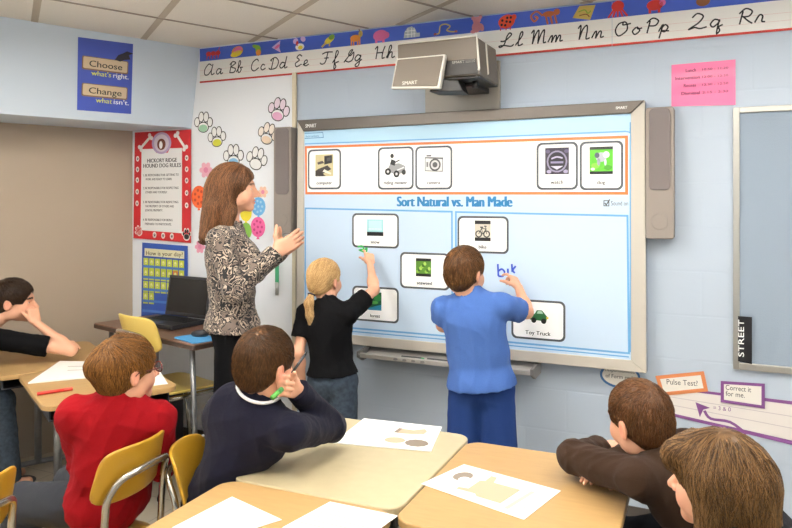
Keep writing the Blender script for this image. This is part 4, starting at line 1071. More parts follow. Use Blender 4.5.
def card(quad, pic, cap, caph=.014):
    p = [Vector(q(*c)) for c in quad]; cx = sum(v.x for v in p)/4
    x0, x1 = (p[0].x+p[3].x)/2, (p[1].x+p[2].x)/2; z1, z0 = (p[0].y+p[1].y)/2, (p[2].y+p[3].y)/2
    b = MB(); b.flat(rrect(x0-.004, x1+.004, z0-.004, z1+.004, .026), Y0-.0008, sdk); b.flat(rrect(x0+.006, x1-.006, z0+.006, z1-.006, .02), Y0-.001, swhite)
    w, h = x1-x0, z1-z0
    L = lambda u, v: (x0+w*u, z0+h*v)
    y = Y0-.0012
    k = [0]
    def pl(us, hx): k[0] += 1; b.flat([L(*u) for u in us], y-.00006*k[0], Sm('c'+hx.strip('#'), hx))
    def el(u, v, ru, rv, hx, rot=0): k[0] += 1; b.flat(ellipse(*L(u, v), w*ru, h*rv, 18, rot), y-.00006*k[0], Sm('c'+hx.strip('#'), hx))
    def ln(us, wd, hx, sm=3, closed=False): k[0] += 1; b.ribbon([L(*u) for u in us], wd*w, y-.00006*k[0], Sm('c'+hx.strip('#'), hx), sm, closed)
    pic(pl, el, ln)
    if cap: b.text(cap, *L(.5, .11), caph*1.25, sblk, y-.0009, 'c', None, .02)
    b.build('picture_card', scr)
sq = lambda a, c, d, e: [(a, c), (d, c), (d, e), (a, e)]
def pc_computer(pl, el, ln):
    pl(sq(.22, .32, .78, .88), '#cbbf92'); pl([(.5, .62), (.74, .66), (.74, .86), (.5, .84)], '#1f1b1a'); pl([(.28, .5), (.6, .6), (.72, .5), (.45, .38)], '#3a3430'); pl([(.22, .32), (.55, .32), (.3, .5), (.22, .46)], '#2e2620'); pl([(.3, .62), (.5, .66), (.44, .72), (.28, .68)], '#4a4038'); pl([(.45, .44), (.7, .36), (.72, .4), (.5, .5)], '#f0ead4'); pl([(.58, .7), (.7, .72), (.7, .8), (.58, .79)], '#4c4a46')
def pc_mower(pl, el, ln):
    pl([(.25, .45), (.34, .6), (.6, .62), (.78, .55), (.78, .4), (.5, .34)], '#9b9b9b'); pl([(.34, .6), (.38, .72), (.5, .68), (.48, .56)], '#222222'); el(.4, .8, .05, .055, '#222222'); el(.28, .42, .09, .085, '#1a1a1a'); el(.28, .42, .035, .033, '#cccccc'); el(.53, .36, .085, .085, '#1a1a1a'); el(.53, .36, .035, .035, '#cccccc'); el(.74, .4, .06, .065, '#2a2a2a'); ln([(.45, .62), (.62, .7)], .03, '#333333', 0); ln([(.55, .45), (.75, .52)], .03, '#e6e6e6', 0)
def pc_camera(pl, el, ln):
    pl([(.25, .42), (.76, .4), (.77, .74), (.25, .76)], '#5a5a5c'); pl([(.27, .44), (.74, .42), (.75, .7), (.27, .73)], '#d9d9d9'); el(.54, .57, .16, .15, '#3c3c3e'); el(.54, .57, .12, .11, '#c8c8c8'); el(.54, .57, .07, .065, '#4a4a4c'); pl(sq(.3, .77, .44, .81), '#5a5a5c'); pl(sq(.3, .52, .35, .64), '#77777a')
def pc_watch(pl, el, ln):
    pl(sq(.2, .32, .8, .9), '#2a2434'); el(.5, .6, .26, .24, '#8c86a0'); el(.5, .6, .22, .205, '#17131f'); ln([(.36, .66), (.5, .7), (.64, .67)], .04, '#b9b3cc'); ln([(.34, .58), (.66, .58)], .05, '#8a84a4'); pl([(.34, .5), (.66, .5), (.5, .42)], '#c9c6d6'); el(.3, .38, .06, .04, '#a09ab4'); el(.72, .38, .06, .04, '#a09ab4'); el(.27, .82, .06, .04, '#5c5470'); el(.74, .82, .06, .04, '#5c5470')
def pc_dog(pl, el, ln):
    pl(sq(.22, .32, .78, .9), '#101512'); pl(sq(.22, .38, .78, .84), '#58b52c'); el(.36, .5, .1, .06, '#86d24a'); el(.66, .46, .1, .05, '#3f8f20'); el(.5, .68, .13, .1, '#b9bcc4'); el(.62, .73, .08, .07, '#e9eaee'); el(.4, .72, .06, .06, '#4d5260'); el(.44, .58, .04, .08, '#8c929e'); el(.6, .57, .03, .07, '#d0d3da'); el(.3, .43, .05, .03, '#e4f2d8')
def pc_snow(pl, el, ln):
    pl(sq(.32, .34, .68, .84), '#9fd6dc'); pl(sq(.36, .5, .64, .8), '#bfe6e8'); pl(sq(.32, .34, .68, .46), '#0f1113'); 
    for i in range(9): el(.37+.033*i, .55+.05*((i*5) % 5), .012, .014, '#eefafa')
def pc_weed(pl, el, ln):
    pl(sq(.32, .34, .64, .86), '#111411'); pl(sq(.32, .42, .64, .78), '#54842c')
    for i in range(9): el(.36+.03*i, .48+.045*((i*7) % 6), .035, .045, ('#8bb44a', '#35601c', '#a8c860')[i % 3], i)
def pc_forest(pl, el, ln):
    pl(sq(.32, .32, .64, .86), '#1d4f34'); pl([(.32, .32), (.64, .32), (.64, .5), (.45, .42), (.32, .36)], '#2f7d9a'); el(.4, .66, .07, .1, '#0f3320'); el(.55, .7, .08, .12, '#2f7a3e'); el(.47, .55, .1, .05, '#58a04c'); el(.42, .57, .02, .02, '#d9e2a0')
def pc_bike(pl, el, ln):
    pl(sq(.34, .32, .66, .9), '#141414'); pl(sq(.34, .42, .66, .8), '#cfc8b8'); el(.42, .52, .07, .1, '#2a2a2a'); el(.42, .52, .045, .07, '#cfc8b8'); el(.58, .52, .07, .1, '#2a2a2a'); el(.58, .52, .045, .07, '#cfc8b8'); ln([(.42, .52), (.48, .68), (.57, .66), (.5, .52), (.48, .68)], .014, '#2a2a2a', 0); ln([(.58, .52), (.56, .72)], .014, '#2a2a2a', 0); ln([(.53, .74), (.58, .74)], .02, '#2a2a2a', 0); ln([(.45, .71), (.51, .71)], .025, '#2a2a2a', 0)
def pc_car(pl, el, ln):
    pl([(.34, .5), (.36, .62), (.44, .66), (.48, .76), (.58, .76), (.64, .66), (.68, .6), (.66, .48)], '#2f6b3c'); pl([(.48, .67), (.5, .74), (.57, .74), (.6, .67)], '#a9c8b0'); el(.42, .49, .05, .07, '#1b1b1b'); el(.61, .48, .05, .07, '#1b1b1b'); pl(sq(.66, .54, .7, .6), '#d9c24a')
card([(309, 149.8), (340.5, 150), (340.8, 188.5), (308.5, 188.8)], pc_computer, 'computer')
card([(378.7, 148), (413, 147.3), (413.3, 188.8), (378.7, 188.8)], pc_mower, 'riding mower')
card([(416, 147.2), (451.5, 146.3), (452, 188.8), (416.3, 188.8)], pc_camera, 'camera')
card([(537.3, 143.7), (577, 142.6), (577.3, 189), (537.6, 188.9)], pc_watch, 'watch')
card([(580.5, 142.5), (622.3, 141.4), (622.5, 189.5), (580.8, 189.2)], pc_dog, 'dog')
card([(353, 213.6), (398.3, 214.6), (398.5, 247.8), (353, 246.5)], pc_snow, 'snow')
card([(401, 252.5), (449, 254.5), (449, 289.8), (401, 287)], pc_weed, 'seaweed')
card([(353, 286.2), (398.2, 288.8), (398.2, 322.5), (353.4, 319.5)], pc_forest, 'forest')
card([(458.3, 216.2), (508, 217.8), (508, 253.8), (458.5, 251)], pc_bike, 'bike')
card([(512.3, 299), (564.6, 302.8), (564.6, 341.5), (512.3, 336.8)], pc_car, 'Toy Truck', .016)
pen_b = Sm('pen_blue', '#3a57c0'); pen_g = Sm('pen_green', '#3fae5c')
b = MB(); 
for st in ([(498, 264), (498.6, 276)], [(498.6, 271), (502, 269), (504.8, 272), (503, 276), (498.6, 276)], [(508, 268.5), (508.3, 276)], [(512, 264), (512.5, 272)], [(516, 266), (513, 270), (515, 273)]): b.ribbon([q(*p) for p in st], .009, Y0-.0022, pen_b, 3)
b.build('handwriting', scr)
b = MB(); b.ribbon([q(*p) for p in ((358, 247), (362, 246), (364, 249), (360, 250), (366, 252), (367, 248), (363, 252))], .009, Y0-.0022, pen_g, 4); b.build('handwriting', scr)
# pen tray under the board
t2, q2 = wthing('pen_tray', 'grey pen tray fixed below the interactive whiteboard', 'pen tray', 440, 362, .15)
m_tray = M('tray_grey', '#b5b2ac', rough=.45); m_trayd = M('tray_dark', '#7d7b78', rough=.5)
a0, a1 = q2(358, 346), q2(533, 368)
ztop = WALL.at(440, 352, .07)[1]-WALL.at(440, 362, .15)[1]
b = MB(); x0, x1 = a0[0], a1[0]
prof = [(.149, ztop-.012), (.149, ztop-.05), (.05, ztop-.062), (.0, ztop-.052), (-.004, ztop-.03), (.006, ztop-.026), (.03, ztop-.042), (.08, ztop-.042)]
b.hexa([(x0, y, z) for y, z in prof], [(x1, y, z) for y, z in prof], m_tray); b.build('tray', t2, .002)
for xa in (x0-.004, x1-.012):
    b = MB(); b.hexa([(xa, y, z) for y, z in ((.147, ztop-.008), (.147, ztop-.07), (.04, ztop-.075), (-.008, ztop-.05), (-.01, ztop-.02))], [(xa+.016, y, z) for y, z in ((.147, ztop-.008), (.147, ztop-.07), (.04, ztop-.075), (-.008, ztop-.05), (-.01, ztop-.02))], m_trayd); b.build('end_cap', t2, .002)
b = MB()
for k in range(4): b.prism(ellipse(x0+.22+.05*k, ztop-.04, .012, .006, 14), -.007, -.003, m_trayd)
b.build('button', t2)
zt = WALL.at(440, 362, .15)[1]+ztop
def pen(px, col, lab):
    u = WALL.at(px, 352, .12)[0]; t3 = thing('board_pen', lab, 'pen', group='pens in the tray', mw=WALL.matrix(u, zt-.033, .115))
    b = MB(); b.tube([(-.06, 0, 0), (.05, 0, 0)], .0075, M('pen_barrel', '#39393c', rough=.4), 12); b.build('barrel', t3)
    b = MB(); b.tube([(.0505, 0, 0), (.066, 0, 0)], [.0076, .004], col, 12); b.build('tip', t3)
pen(438, red, 'red tipped board pen lying in the tray beside the blue shirt')
pen(412, M('print_green_pen', '#2f9a58'), 'green tipped board pen lying in the tray nearer the girl')
# ---- projector on its wall plate
m_pj = M('projector_taupe', '#64594c', rough=.42); m_pjd = M('projector_dark', '#2c2825', rough=.5); m_pjs = M('projector_silver', '#d6d1c6', rough=.35); m_pjk = M('projector_black', '#1c1b1b', rough=.4)
OP = .40
t, q = wthing('projector', 'taupe short throw projector on a bracket above the whiteboard', 'projector', 450, 81, OP)
TL, TR, BRt = q(397.3, 44.3), q(476.5, 36.5), q(484, 76)
zt_, zb_ = TL[1]*.5+TR[1]*.5, q(450, 77)[1]
xl, xr = TL[0], TR[0]
b = MB(); D = .30; zm = q(440, 53)[1]
b.hexa([(xl, 0, zt_), (xr, 0, zt_), (xr+.014, .0, zb_), (xl+.1, .0, zb_), (xl, 0, zm-.02)], [(xl, D, zt_), (xr, D, zt_), (xr+.014, D, zb_-.005), (xl+.1, D, zb_-.005), (xl, D, zm-.02)], m_pj); b.build('housing', t, .006)
b = MB(); r0 = q(447, 61); b.hexa([(r0[0]-.01, -.003, r0[1]), (xr-.004, -.003, r0[1]), (xr+.009, -.003, zb_+.004), (r0[0]-.01, -.003, zb_+.004)], [(r0[0]-.01, .01, r0[1]), (xr-.004, .01, r0[1]), (xr+.009, .01, zb_+.004), (r0[0]-.01, .01, zb_+.004)], m_pjd); b.box(xl+.1, xr+.01, .005, D-.004, zb_-.012, zb_-.0035, m_pjk); b.build('lens_recess', t, .003)
b = MB(); b.hexa([(xr-.002, -.004, zt_+.003), (xr+.004, -.004, zt_+.003), (xr+.017, -.004, zb_+.028), (xr-.004, .014, zb_-.004), (xr-.010, .014, zb_-.004), (xr+.008, -.004, zb_+.03)], [(xr-.002, .006, zt_+.003), (xr+.004, .006, zt_+.003), (xr+.017, .006, zb_+.028), (xr-.004, .024, zb_-.004), (xr-.010, .024, zb_-.004), (xr+.008, .006, zb_+.03)], m_pjs)
b.hexa([(xr-.002, .125, zt_+.002), (xr+.005, .125, zt_+.002), (xr+.017, .125, zb_+.028), (xr-.006, .125, zb_-.006)], [(xr-.002, .137, zt_+.002), (xr+.005, .137, zt_+.002), (xr+.017, .137, zb_+.028), (xr-.006, .137, zb_-.006)], m_pjs)
b.box(xl, xr, -.003, .02, zt_-.001, zt_+.006, m_pjs); b.build('silver_trim', t, .002)
b = MB(); b.text('SMART UX60', xr-.06, zt_-.115, .012, m_pjs, -.003, 'c', .11); b.build('model_lettering', t)
# mirror hood hanging in front
hq = lambda x, y: q(x, y, OP+.05)
hp = [hq(396, 58.5), hq(445.2, 54), hq(439.3, 88.3), hq(390.8, 89)]
b = MB(); ins = [(hp[0][0]+.008, hp[0][1]-.006), (hp[1][0]-.008, hp[1][1]-.006), (hp[2][0]-.010, hp[2][1]+.010), (hp[3][0]+.008, hp[3][1]+.010)]
b.prism(ins, -.053, -.03, m_pj); hood = b.build('mirror_hood', t, .004)
b = MB(); b.prism(hp, -.05, -.015, m_pjs); b.build('hood_rim', t, .006)
b = MB(); c = hq(412, 83); b.text('SMART', c[0]-.01, c[1]-.006, .016, m_pjs, -.0535, 'c', .075, .012); b.build('maker_lettering', t)
b = MB(); a = hq(443, 66); c = hq(438, 87)
b.hexa([(a[0]-.02, -.012, a[1]), (a[0]+.03, .02, a[1]-.02), (c[0]+.09, .03, c[1]-.012), (c[0]-.06, -.012, c[1]-.012)], [(a[0]-.02, .12, a[1]), (a[0]+.03, .12, a[1]-.02), (c[0]+.09, .12, c[1]-.02), (c[0]-.06, .12, c[1]-.012)], m_pjk); b.build('mirror_arm', t, .003)
b = MB(); c = q(468, 82); b.tube([(c[0], .1, c[1]+.02), (c[0], .1, c[1]-.012)], .014, m_pjk, 14); b.build('foot_screw', t)
b = MB(); c0 = q(422, 93, .07); c1 = q(497, 110, .07)
zz = WALL.at(422, 112.5, .07)[1]-WALL.at(450, 81, OP)[1]
b.box(c0[0], c1[0], OP-.03, OP-.006, zz, zt_-.04, M('mount_plate', '#9b958c', rough=.45, metal=.2)); b.build('wall_plate', t, .003)
b = MB(); xm = (xl+xr)/2+.05; b.box(xm-.06, xm+.06, D-.02, OP-.029, zb_+.02, zb_+.16, m_pjd); b.box(xm-.05, xm+.09, .12, OP-.029, zb_-.03, zb_-.004, m_pjd); b.build('bracket', t, .003)
# ------------------------------------------------------------------ desks, chairs and what lies on them
m_cham = M('desk_cream', '#bbad8b', rough=.42, spec=.3, var=.03, scale=25); m_tan = M('desk_tan', '#b2905f', rough=.42, spec=.3, var=.05, scale=14, aniso=(1, 6, 1))
m_edge = M('desk_edge', '#c9b48c', rough=.4); m_box = M('book_box', '#2b2c33', rough=.5); m_leg = M('leg_grey', '#8d8f92', rough=.35, metal=.6)
m_chrome = M('chrome', '#b9b6ae', rough=.22, metal=.9); m_yel = M('chair_yellow', '#b58a27', rough=.35, var=.05, scale=8); m_rub = M('rubber', '#2a2a2a', rough=.7)
DA = math.radians(-23.6); DX = V(math.cos(DA), math.sin(DA), 0); DY = V(-math.sin(DA), math.cos(DA), 0)
DW, DL, DH = .557, .665, .68
def make_desk(label, c, ang, top, w=DW, l=DL, h=DH, r=.055):
    t = thing('student_desk', label, 'desk', (c[0], c[1], 0), ang, 'classroom desks')
    b = MB(); b.slab(rrect(-w/2, w/2, -l/2, l/2, r, 7), h-.024, h, top); b.build('desk_top', t, .005, seg=3)
    b = MB(); x, y = w/2-.03, l/2-.05; z0, z1 = h-.078, h-.0245
    b.box(-x, x, -y, y, z0, z0+.006, m_box); b.box(-x, -x+.006, -y, y, z0+.0062, z1, m_box); b.box(x-.006, x, -y, y, z0+.0062, z1, m_box); b.box(-x+.0062, x-.0062, y-.006, y, z0+.0062, z1, m_box); b.build('book_box', t)
    for sy in (-1, 1):
        b = MB(); y = l/2-.078; b.tube([(0, sy*(y+.02), h-.0245), (0, sy*(y+.02), .03)], .019, m_leg, 14)
        b.tube(smooth_path([(-.2, sy*(y+.02), .018), (-.12, sy*(y+.02), .034), (.12, sy*(y+.02), .034), (.2, sy*(y+.02), .018)], 4), .015, m_leg, 12); g = b.build('leg', t)
        for sx in (-1, 1):
            b = MB(); b.lathe([(.012, 0), (.019, 0), (.019, .012), (.0145, .02)], (sx*.195, sy*(y+.02), 0.0), m_rub, 14); b.build('foot', g)
    return t
def desk_from_corner(far_left, dx, dy, w=DW, l=DL):
    return far_left+dx*w/2-dy*l/2
A_ = V(-.240, 2.722, 0)
C1 = desk_from_corner(A_, DX, DY)
make_desk('cream topped student desk by the whiteboard holding a worksheet of three drawings', C1, DA, m_cham)
C2 = C1-DY*(DL+.004)
make_desk('tan student desk nearest the camera with two white sheets', C2, DA, m_tan)
R1 = C1+DX*(DW+.006)-DY*.055
make_desk('tan student desk under the folded arms of the brown sweater boy', R1, DA, m_tan)
LA = math.radians(36.3); LX = V(math.cos(LA), math.sin(LA), 0); LY = V(-math.sin(LA), math.cos(LA), 0)
L1 = V(-.954, 3.18, 0)-LX*(DW/2+.03)+LY*DL/2
make_desk('tan student desk with the red marker, in front of the red shirt boy', L1, LA, m_tan)
L2 = L1+LY*(DL+.006)-LX*.09
make_desk('tan student desk by the beige wall where the leaning child rests an elbow', L2, LA, m_tan)

def make_chair(name, label, loc, rotz, group='yellow classroom chairs', scale=None, m_yel=m_yel):
    t = thing(name, label, 'chair', loc, rotz, group)
    w = .345; sh = .445
    def shell(fn, nu, nv, th, mat, nm):
        vs = []; fs = []
        for side in (0, 1):
            for j in range(nv+1):
                for i in range(nu+1):
                    p, nn = fn(i/nu*2-1, j/nv); p = Vector(p); vs.append(p-Vector(nn)*th*side)
        S = (nu+1)*(nv+1); I = lambda s, i, j: s*S+j*(nu+1)+i
        for j in range(nv):
            for i in range(nu):
                fs.append((I(0, i, j), I(0, i+1, j), I(0, i+1, j+1), I(0, i, j+1))); fs.append((I(1, i, j), I(1, i, j+1), I(1, i+1, j+1), I(1, i+1, j)))
        for i in range(nu): fs += [(I(0, i, 0), I(1, i, 0), I(1, i+1, 0), I(0, i+1, 0)), (I(0, i, nv), I(0, i+1, nv), I(1, i+1, nv), I(1, i, nv))]
        for j in range(nv): fs += [(I(0, 0, j), I(0, 0, j+1), I(1, 0, j+1), I(1, 0, j)), (I(0, nu, j), I(1, nu, j), I(1, nu, j+1), I(0, nu, j+1))]
        b = MB(); b.add(vs, fs, mat, True); o = b.build(nm, t, .004); return o
    def squircle(u, v, r=.16):              # pull the corners of the unit panel in so that they round
        return u, v
    def seat(u, v):
        q = 2*v-1; e = 5.0; k = max(abs(u), abs(q))/max((abs(u)**e+abs(q)**e)**(1/e), 1e-9); uu, qq = u*k, q*k
        z = sh+.012*uu*uu-.28*max(0, qq*.5-.25)**2+.01*(.5-qq*.5)**2
        return (uu*w*.5, qq*.18, z), (0, 0, 1)
    shell(seat, 14, 14, .012, m_yel, 'seat')
    def back(u, v):
        q = 2*v-1; e = 5.0; k = max(abs(u), abs(q))/max((abs(u)**e+abs(q)**e)**(1/e), 1e-9); uu, qq = u*k, q*k
        x = uu*.146*(1-.04*qq); y = -.215-.025*(qq+1)+.045*uu*uu; z = .724+.084*qq
        return (x, y, z), (0, 1, .2)
    shell(back, 16, 12, .011, m_yel, 'backrest')
    b = MB()
    arch = [(-.125, -.16, sh-.02), (-.125, -.205, sh+.02), (-.125, -.218, .60), (-.122, -.226, .665), (-.1, -.252, .715), (-.05, -.274, .732), (.05, -.274, .732), (.1, -.252, .715), (.122, -.226, .665), (.125, -.218, .60), (.125, -.205, sh+.02), (.125, -.16, sh-.02)]
    b.tube(smooth_path(arch, 5), .0105, m_chrome, 12)
    for x in (-.125, .125): b.tube([(x, -.16, sh-.022), (x, .13, sh-.03)], .0105, m_chrome, 12)
    b.tube([(-.125, .02, sh-.028), (.125, .02, sh-.028)], .009, m_chrome, 10); b.build('frame', t)
    for x, y0, x1, y1 in ((-.125, .12, -.165, .19), (.125, .12, .165, .19), (-.125, -.14, -.160, -.20), (.125, -.14, .160, -.20)):
        b = MB(); b.tube([(x, y0, sh-.03), (x1, y1, .02)], .0105, m_chrome, 12); g = b.build('leg', t)
        b = MB(); b.lathe([(.012, 0), (.016, .0), (.017, .012), (.012, .028)], (x1, y1, 0), m_rub, 12); b.build('foot', g)
    if scale: t.scale = (scale,)*3
    return t
face = lambda x, y: math.atan2(y, x)-PI/2
chair0 = make_chair('classroom_chair', 'yellow chair with chrome arch behind the red shirt boy\'s back', (-.992, 2.185, 0), face(-.94, .34))
dup(chair0, (-.44, 2.185, 0), face(1, -.04), 'yellow chair under the navy sweater boy', .94)
dup(chair0, (-1.30, 1.87, 0), face(-.94, .34), 'empty yellow chair nearest the camera, beside the red shirt boy')
make_chair('classroom_chair', 'tall yellow chair with light in its colour, pushed up to the laptop table', (-1.19, 3.835, 0), face(.62, .78), scale=1.15, m_yel=M('chair_yellow_lit', '#d9bd62', rough=.35))  # chair yellow paled to paint in the light falling on it

def lay(name, label, cat, quad, z, th, mat, group=None, part='page'):
    c = sum((PZ(*p, z) for p in quad), Vector())/4; c.z = z
    t = thing(name, label, cat, c, 0, group)
    pts = [PZ(*p, z)-c for p in quad]
    b = MB(); b.slab([(p.x, p.y) for p in pts], .0, th, mat); b.build(part, t)
    def L(u, v):
        a = pts[0].lerp(pts[1], u); d = pts[3].lerp(pts[2], u); r = d.lerp(a, v); return (r.x, r.y)
    return t, L
DZ = DH+.0008
def marks(t, items, th, name='drawing'):
    b = MB(); k = 0
    for pts, mat in items: k += 1; b.add([(x, y, th+.0003+.0001*k) for x, y in pts], [tuple(range(len(pts)))], mat)
    b.build(name, t)
pg, pt_, pd = C_('pencil_grey', '#b9b3aa'), C_('sketch_tan', '#bda98c'), C_('sketch_taupe', '#85786a')
def ringpts(L, u, v, ru, rv, n=20, jag=0): return [L(u+ru*math.cos(2*PI*k/n)*(1+jag*(k % 2)), v+rv*math.sin(2*PI*k/n)*(1+jag*(k % 2))) for k in range(n)]
t, L = lay('worksheet', 'worksheet with two ovals and a mitten drawing on the cream desk', 'worksheet', [(364, 419), (442, 427.5), (431, 452), (333, 443.5)], DZ, .003, paper)
items = [(ringpts(L, .58, .28, .11, .11), pt_), (ringpts(L, .82, .24, .12, .13, 24, .06), pd), ([L(.52, .62), L(.54, .74), L(.7, .72), L(.82, .82), L(.86, .72), L(.84, .6), L(.7, .56), L(.55, .55)], pt_), ([L(.5, .56), L(.545, .56), L(.565, .75), L(.52, .75)], pd)]
for i in range(6): items.append(([L(.08, .25+.09*i), L(.4-.03*(i % 3), .25+.09*i), L(.4-.03*(i % 3), .265+.09*i), L(.08, .265+.09*i)], pg))
marks(t, items, .003)
t, L = lay('worksheet', 'worksheet with a gingerbread figure drawing on the tan desk beside brown sleeve', 'worksheet', [(464, 464.5), (561, 491), (524, 520), (421, 484)], DZ, .001, paper)
items = [(ringpts(L, .17, .6, .08, .17), pd), (ringpts(L, .22, .52, .05, .09), white), ([L(.36, .3), L(.34, .62), L(.38, .66), L(.36, .86), L(.42, .86), L(.46, .68), L(.72, .7), L(.72, .18), L(.5, .16), L(.46, .22), L(.28, .18), L(.28, .26)], pt_), ([L(.78, .1), L(.82, .1), L(.84, .75), L(.8, .75)], pg), ([L(.9, .15), L(.91, .15), L(.92, .8), L(.91, .8)], pg)]
marks(t, items, .001)
t, L = lay('paper_sheet', 'blank white paper sheet with a pointed corner on the nearest tan desk', 'paper', [(232, 497), (282, 520), (215, 541), (172, 528)], DZ, .0012, paper)
t, L = lay('worksheet', 'lined white worksheet at the right end of the nearest tan desk', 'worksheet', [(330, 502), (398, 516), (356, 546), (282, 528)], DZ, .0012, paper)
marks(t, [([L(.08+.0*i, .9-.13*i), L(.9, .9-.13*i), L(.9, .87-.13*i), L(.08, .87-.13*i)], pg) for i in range(6)], .0012, 'writing')
t, L = lay('paper_stack', 'stack of white papers under the leaning child\'s elbow', 'paper', [(60, 362), (112, 363), (90, 378), (28, 384)], DZ, .006, paper)
marks(t, [([L(.3, .72), L(.75, .72), L(.75, .69), L(.3, .69)], pg), ([L(.4, .5), L(.8, .5), L(.8, .47), L(.4, .47)], pg)], .006, 'writing')
t, L = lay('paper_sheet', 'single white paper sheet on the tan desk beside the red shirt boy', 'paper', [(112, 374), (160, 371.5), (168, 384), (103, 392)], DZ, .0012, paper)
c = PZ(55, 393, DZ); t = thing('red_marker', 'red marker lying on the tan desk edge', 'marker', V(c.x, c.y, DZ+.0075), LA)
b = MB(); b.tube([(-.07, 0, 0), (.035, 0, 0)], .0072, M('marker_red', '#c9352e', rough=.4), 12); b.build('barrel', t)
b = MB(); b.tube([(.0355, 0, 0), (.07, 0, 0)], .0076, M('marker_cap', '#d84a3e', rough=.35), 12); b.build('cap', t)

# ---- laptop table
TZ = .80
p0, p1 = PZ(93, 323, TZ), PZ(212, 349, TZ); TX = (p1-p0).normalized(); TY = V(-TX.y, TX.x, 0)
TL_ = .99; TW = .42; tc_ = p0+TX*TL_/2+TY*TW/2
m_lam = M('laminate_brown', '#7a5a48', rough=.35, var=.12, scale=10, aniso=(1, 8, 1))
t = thing('computer_table', 'brown laminate table with folding metal legs behind the teacher', 'table', (tc_.x, tc_.y, 0), math.atan2(TX.y, TX.x))
b = MB(); b.slab(rrect(-TL_/2, TL_/2, -TW/2, TW/2, .02), TZ-.03, TZ, m_lam); b.build('table_top', t, .004)
b = MB(); b.slab(rrect(-TL_/2-.002, TL_/2+.002, -TW/2-.002, TW/2+.002, .02), TZ-.026, TZ-.006, M('edge_band', '#4a3a32', rough=.5)); b.build('edge_band', t)
for sx in (-1, 1):
    for y in (-TW/2+.06, TW/2-.06):
        b = MB(); b.tube([(sx*(TL_/2-.1), y, TZ-.031), (sx*(TL_/2-.06), y, .0)], .014, m_leg, 12); b.build('leg', t)
    b = MB(); b.tube([(sx*(TL_/2-.085), -TW/2+.075, .3), (sx*(TL_/2-.085), TW/2-.075, .3)], .009, m_leg, 10); b.build('cross_bar', t)
# laptop
lp = PZ(166, 325, TZ); m_lap = M('laptop_black', '#26262a', rough=.4); m_scr = M('laptop_screen', '#1d1f22', rough=.18)
t = thing('laptop', 'open black laptop with a dark screen on the brown table', 'laptop', (lp.x+TY.x*.02, lp.y+TY.y*.02, TZ+.001), math.atan2(TX.y, TX.x)+.12)
b = MB(); b.slab(rrect(-.18, .18, -.13, .12, .012), .003, .026, m_lap); base_ = b.build('base', t, .003)
b = MB()
for sx in (-.15, .15):
    for y in (-.1, .1): b.lathe([(.01, 0), (.01, .0028)], (sx, y, 0), m_rub, 10)
b.build('rubber_feet', base_)
b = MB()
for r_ in range(5):
    for k in range(13): b.box(-.155+.024*k, -.155+.024*k+.020, .075-.024*r_, .075-.024*r_+.019, .0262, .0285, M('key_black', '#151517', rough=.5))
b.build('keyboard', t)
b = MB(); b.box(-.045, .045, -.115, -.06, .0262, .0268, M('touchpad', '#3a3a3e', rough=.3)); b.build('touchpad', t)
b = MB(); ty = lambda z: .118+.16*z
b.hexa([(-.18, ty(0), .027), (.18, ty(0), .027), (.18, ty(0)+.012, .027), (-.18, ty(0)+.012, .027)], [(-.18, ty(.235), .262), (.18, ty(.235), .262), (.18, ty(.235)+.010, .262), (-.18, ty(.235)+.010, .262)], m_lap); lid = b.build('lid', t, .003)
b = MB(); b.hexa([(-.165, ty(.02)-.001, .05), (.165, ty(.02)-.001, .05), (.165, ty(.02)+.002, .05), (-.165, ty(.02)+.002, .05)], [(-.165, ty(.22)-.001, .247), (.165, ty(.22)-.001, .247), (.165, ty(.22)+.002, .247), (-.165, ty(.22)+.002, .247)], m_scr); b.build('screen', lid)
# mouse mat, mouse
mp_ = PZ(193, 339.5, TZ)
t = thing('mouse_mat', 'bright blue mouse mat at the front of the brown table', 'mouse mat', (mp_.x, mp_.y, TZ+.0005), math.atan2(TX.y, TX.x)-.1)
b = MB(); b.slab(rrect(-.11, .11, -.055, .10, .02), 0, .004, M('mat_blue', '#4f9fd8', rough=.7)); b.build('mat', t)
mp_ = PZ(200, 337, TZ)
t = thing('computer_mouse', 'black computer mouse on the blue mat', 'mouse', (mp_.x, mp_.y, TZ+.005), math.atan2(TX.y, TX.x)+.5)
b = MB(); b.ball((0, 0, .012), (.05, .03, .020), m_lap); b.build('shell', t); b = MB(); b.ball((.02, 0, .029), (.008, .004, .006), m_rub, 10, 8); b.build('scroll_wheel', t)
b = MB(); b.tube(smooth_path([(.048, 0, .01), (.09, .02, .006), (.12, .07, .005), (.10, .12, .005)], 5), .0022, m_rub, 8); b.build('cord', t)
# black power box with cables on the floor under the table
fb = V(-1.39, 4.14, 0)
t = thing('computer_tower', 'black computer tower with cables on the floor under the brown table', 'computer', fb, -.63)
b = MB(); b.slab(rrect(-.085, .085, -.14, .10, .01), 0.0, .42, m_lap); b.build('case', t, .006)
b = MB(); b.box(-.065, .065, -.1425, -.139, .33, .37, m_rub); b.build('disc_tray', t)
for k in range(3):
    b = MB(); b.tube(smooth_path([(.084, -.05+.03*k, .30-.05*k), (.115, -.06+.03*k, .28), (.125, -.03*k, .12), (.13+.02*k, -.08, .008), (.10, -.17-.03*k, .007), (.0, -.19, .007)], 5), .006, m_rub, 8); b.build('cable', t)
# ------------------------------------------------------------------ the people
def cloth(name, hexc, **k):
    d = dict(rough=.95, bump=.35, scale=420, var=.05, sheen=.04, spec=.12); d.update(k); return M(name, hexc, **d)
m_denim = cloth('denim', '#39434f', var=.25, scale=60, bump=.2); m_shoe = M('shoe_dark', '#3a3a40', rough=.6); m_sole = M('shoe_sole', '#d8d5cc', rough=.7)
m_black = cloth('cloth_black', '#0c0c0e', sheen=0); m_dgrey = cloth('cloth_dark_grey', '#26272c')
GZ = lambda v: (v[0], v[1], 0)
def floor_base(h): return V(h[0], h[1], 0)

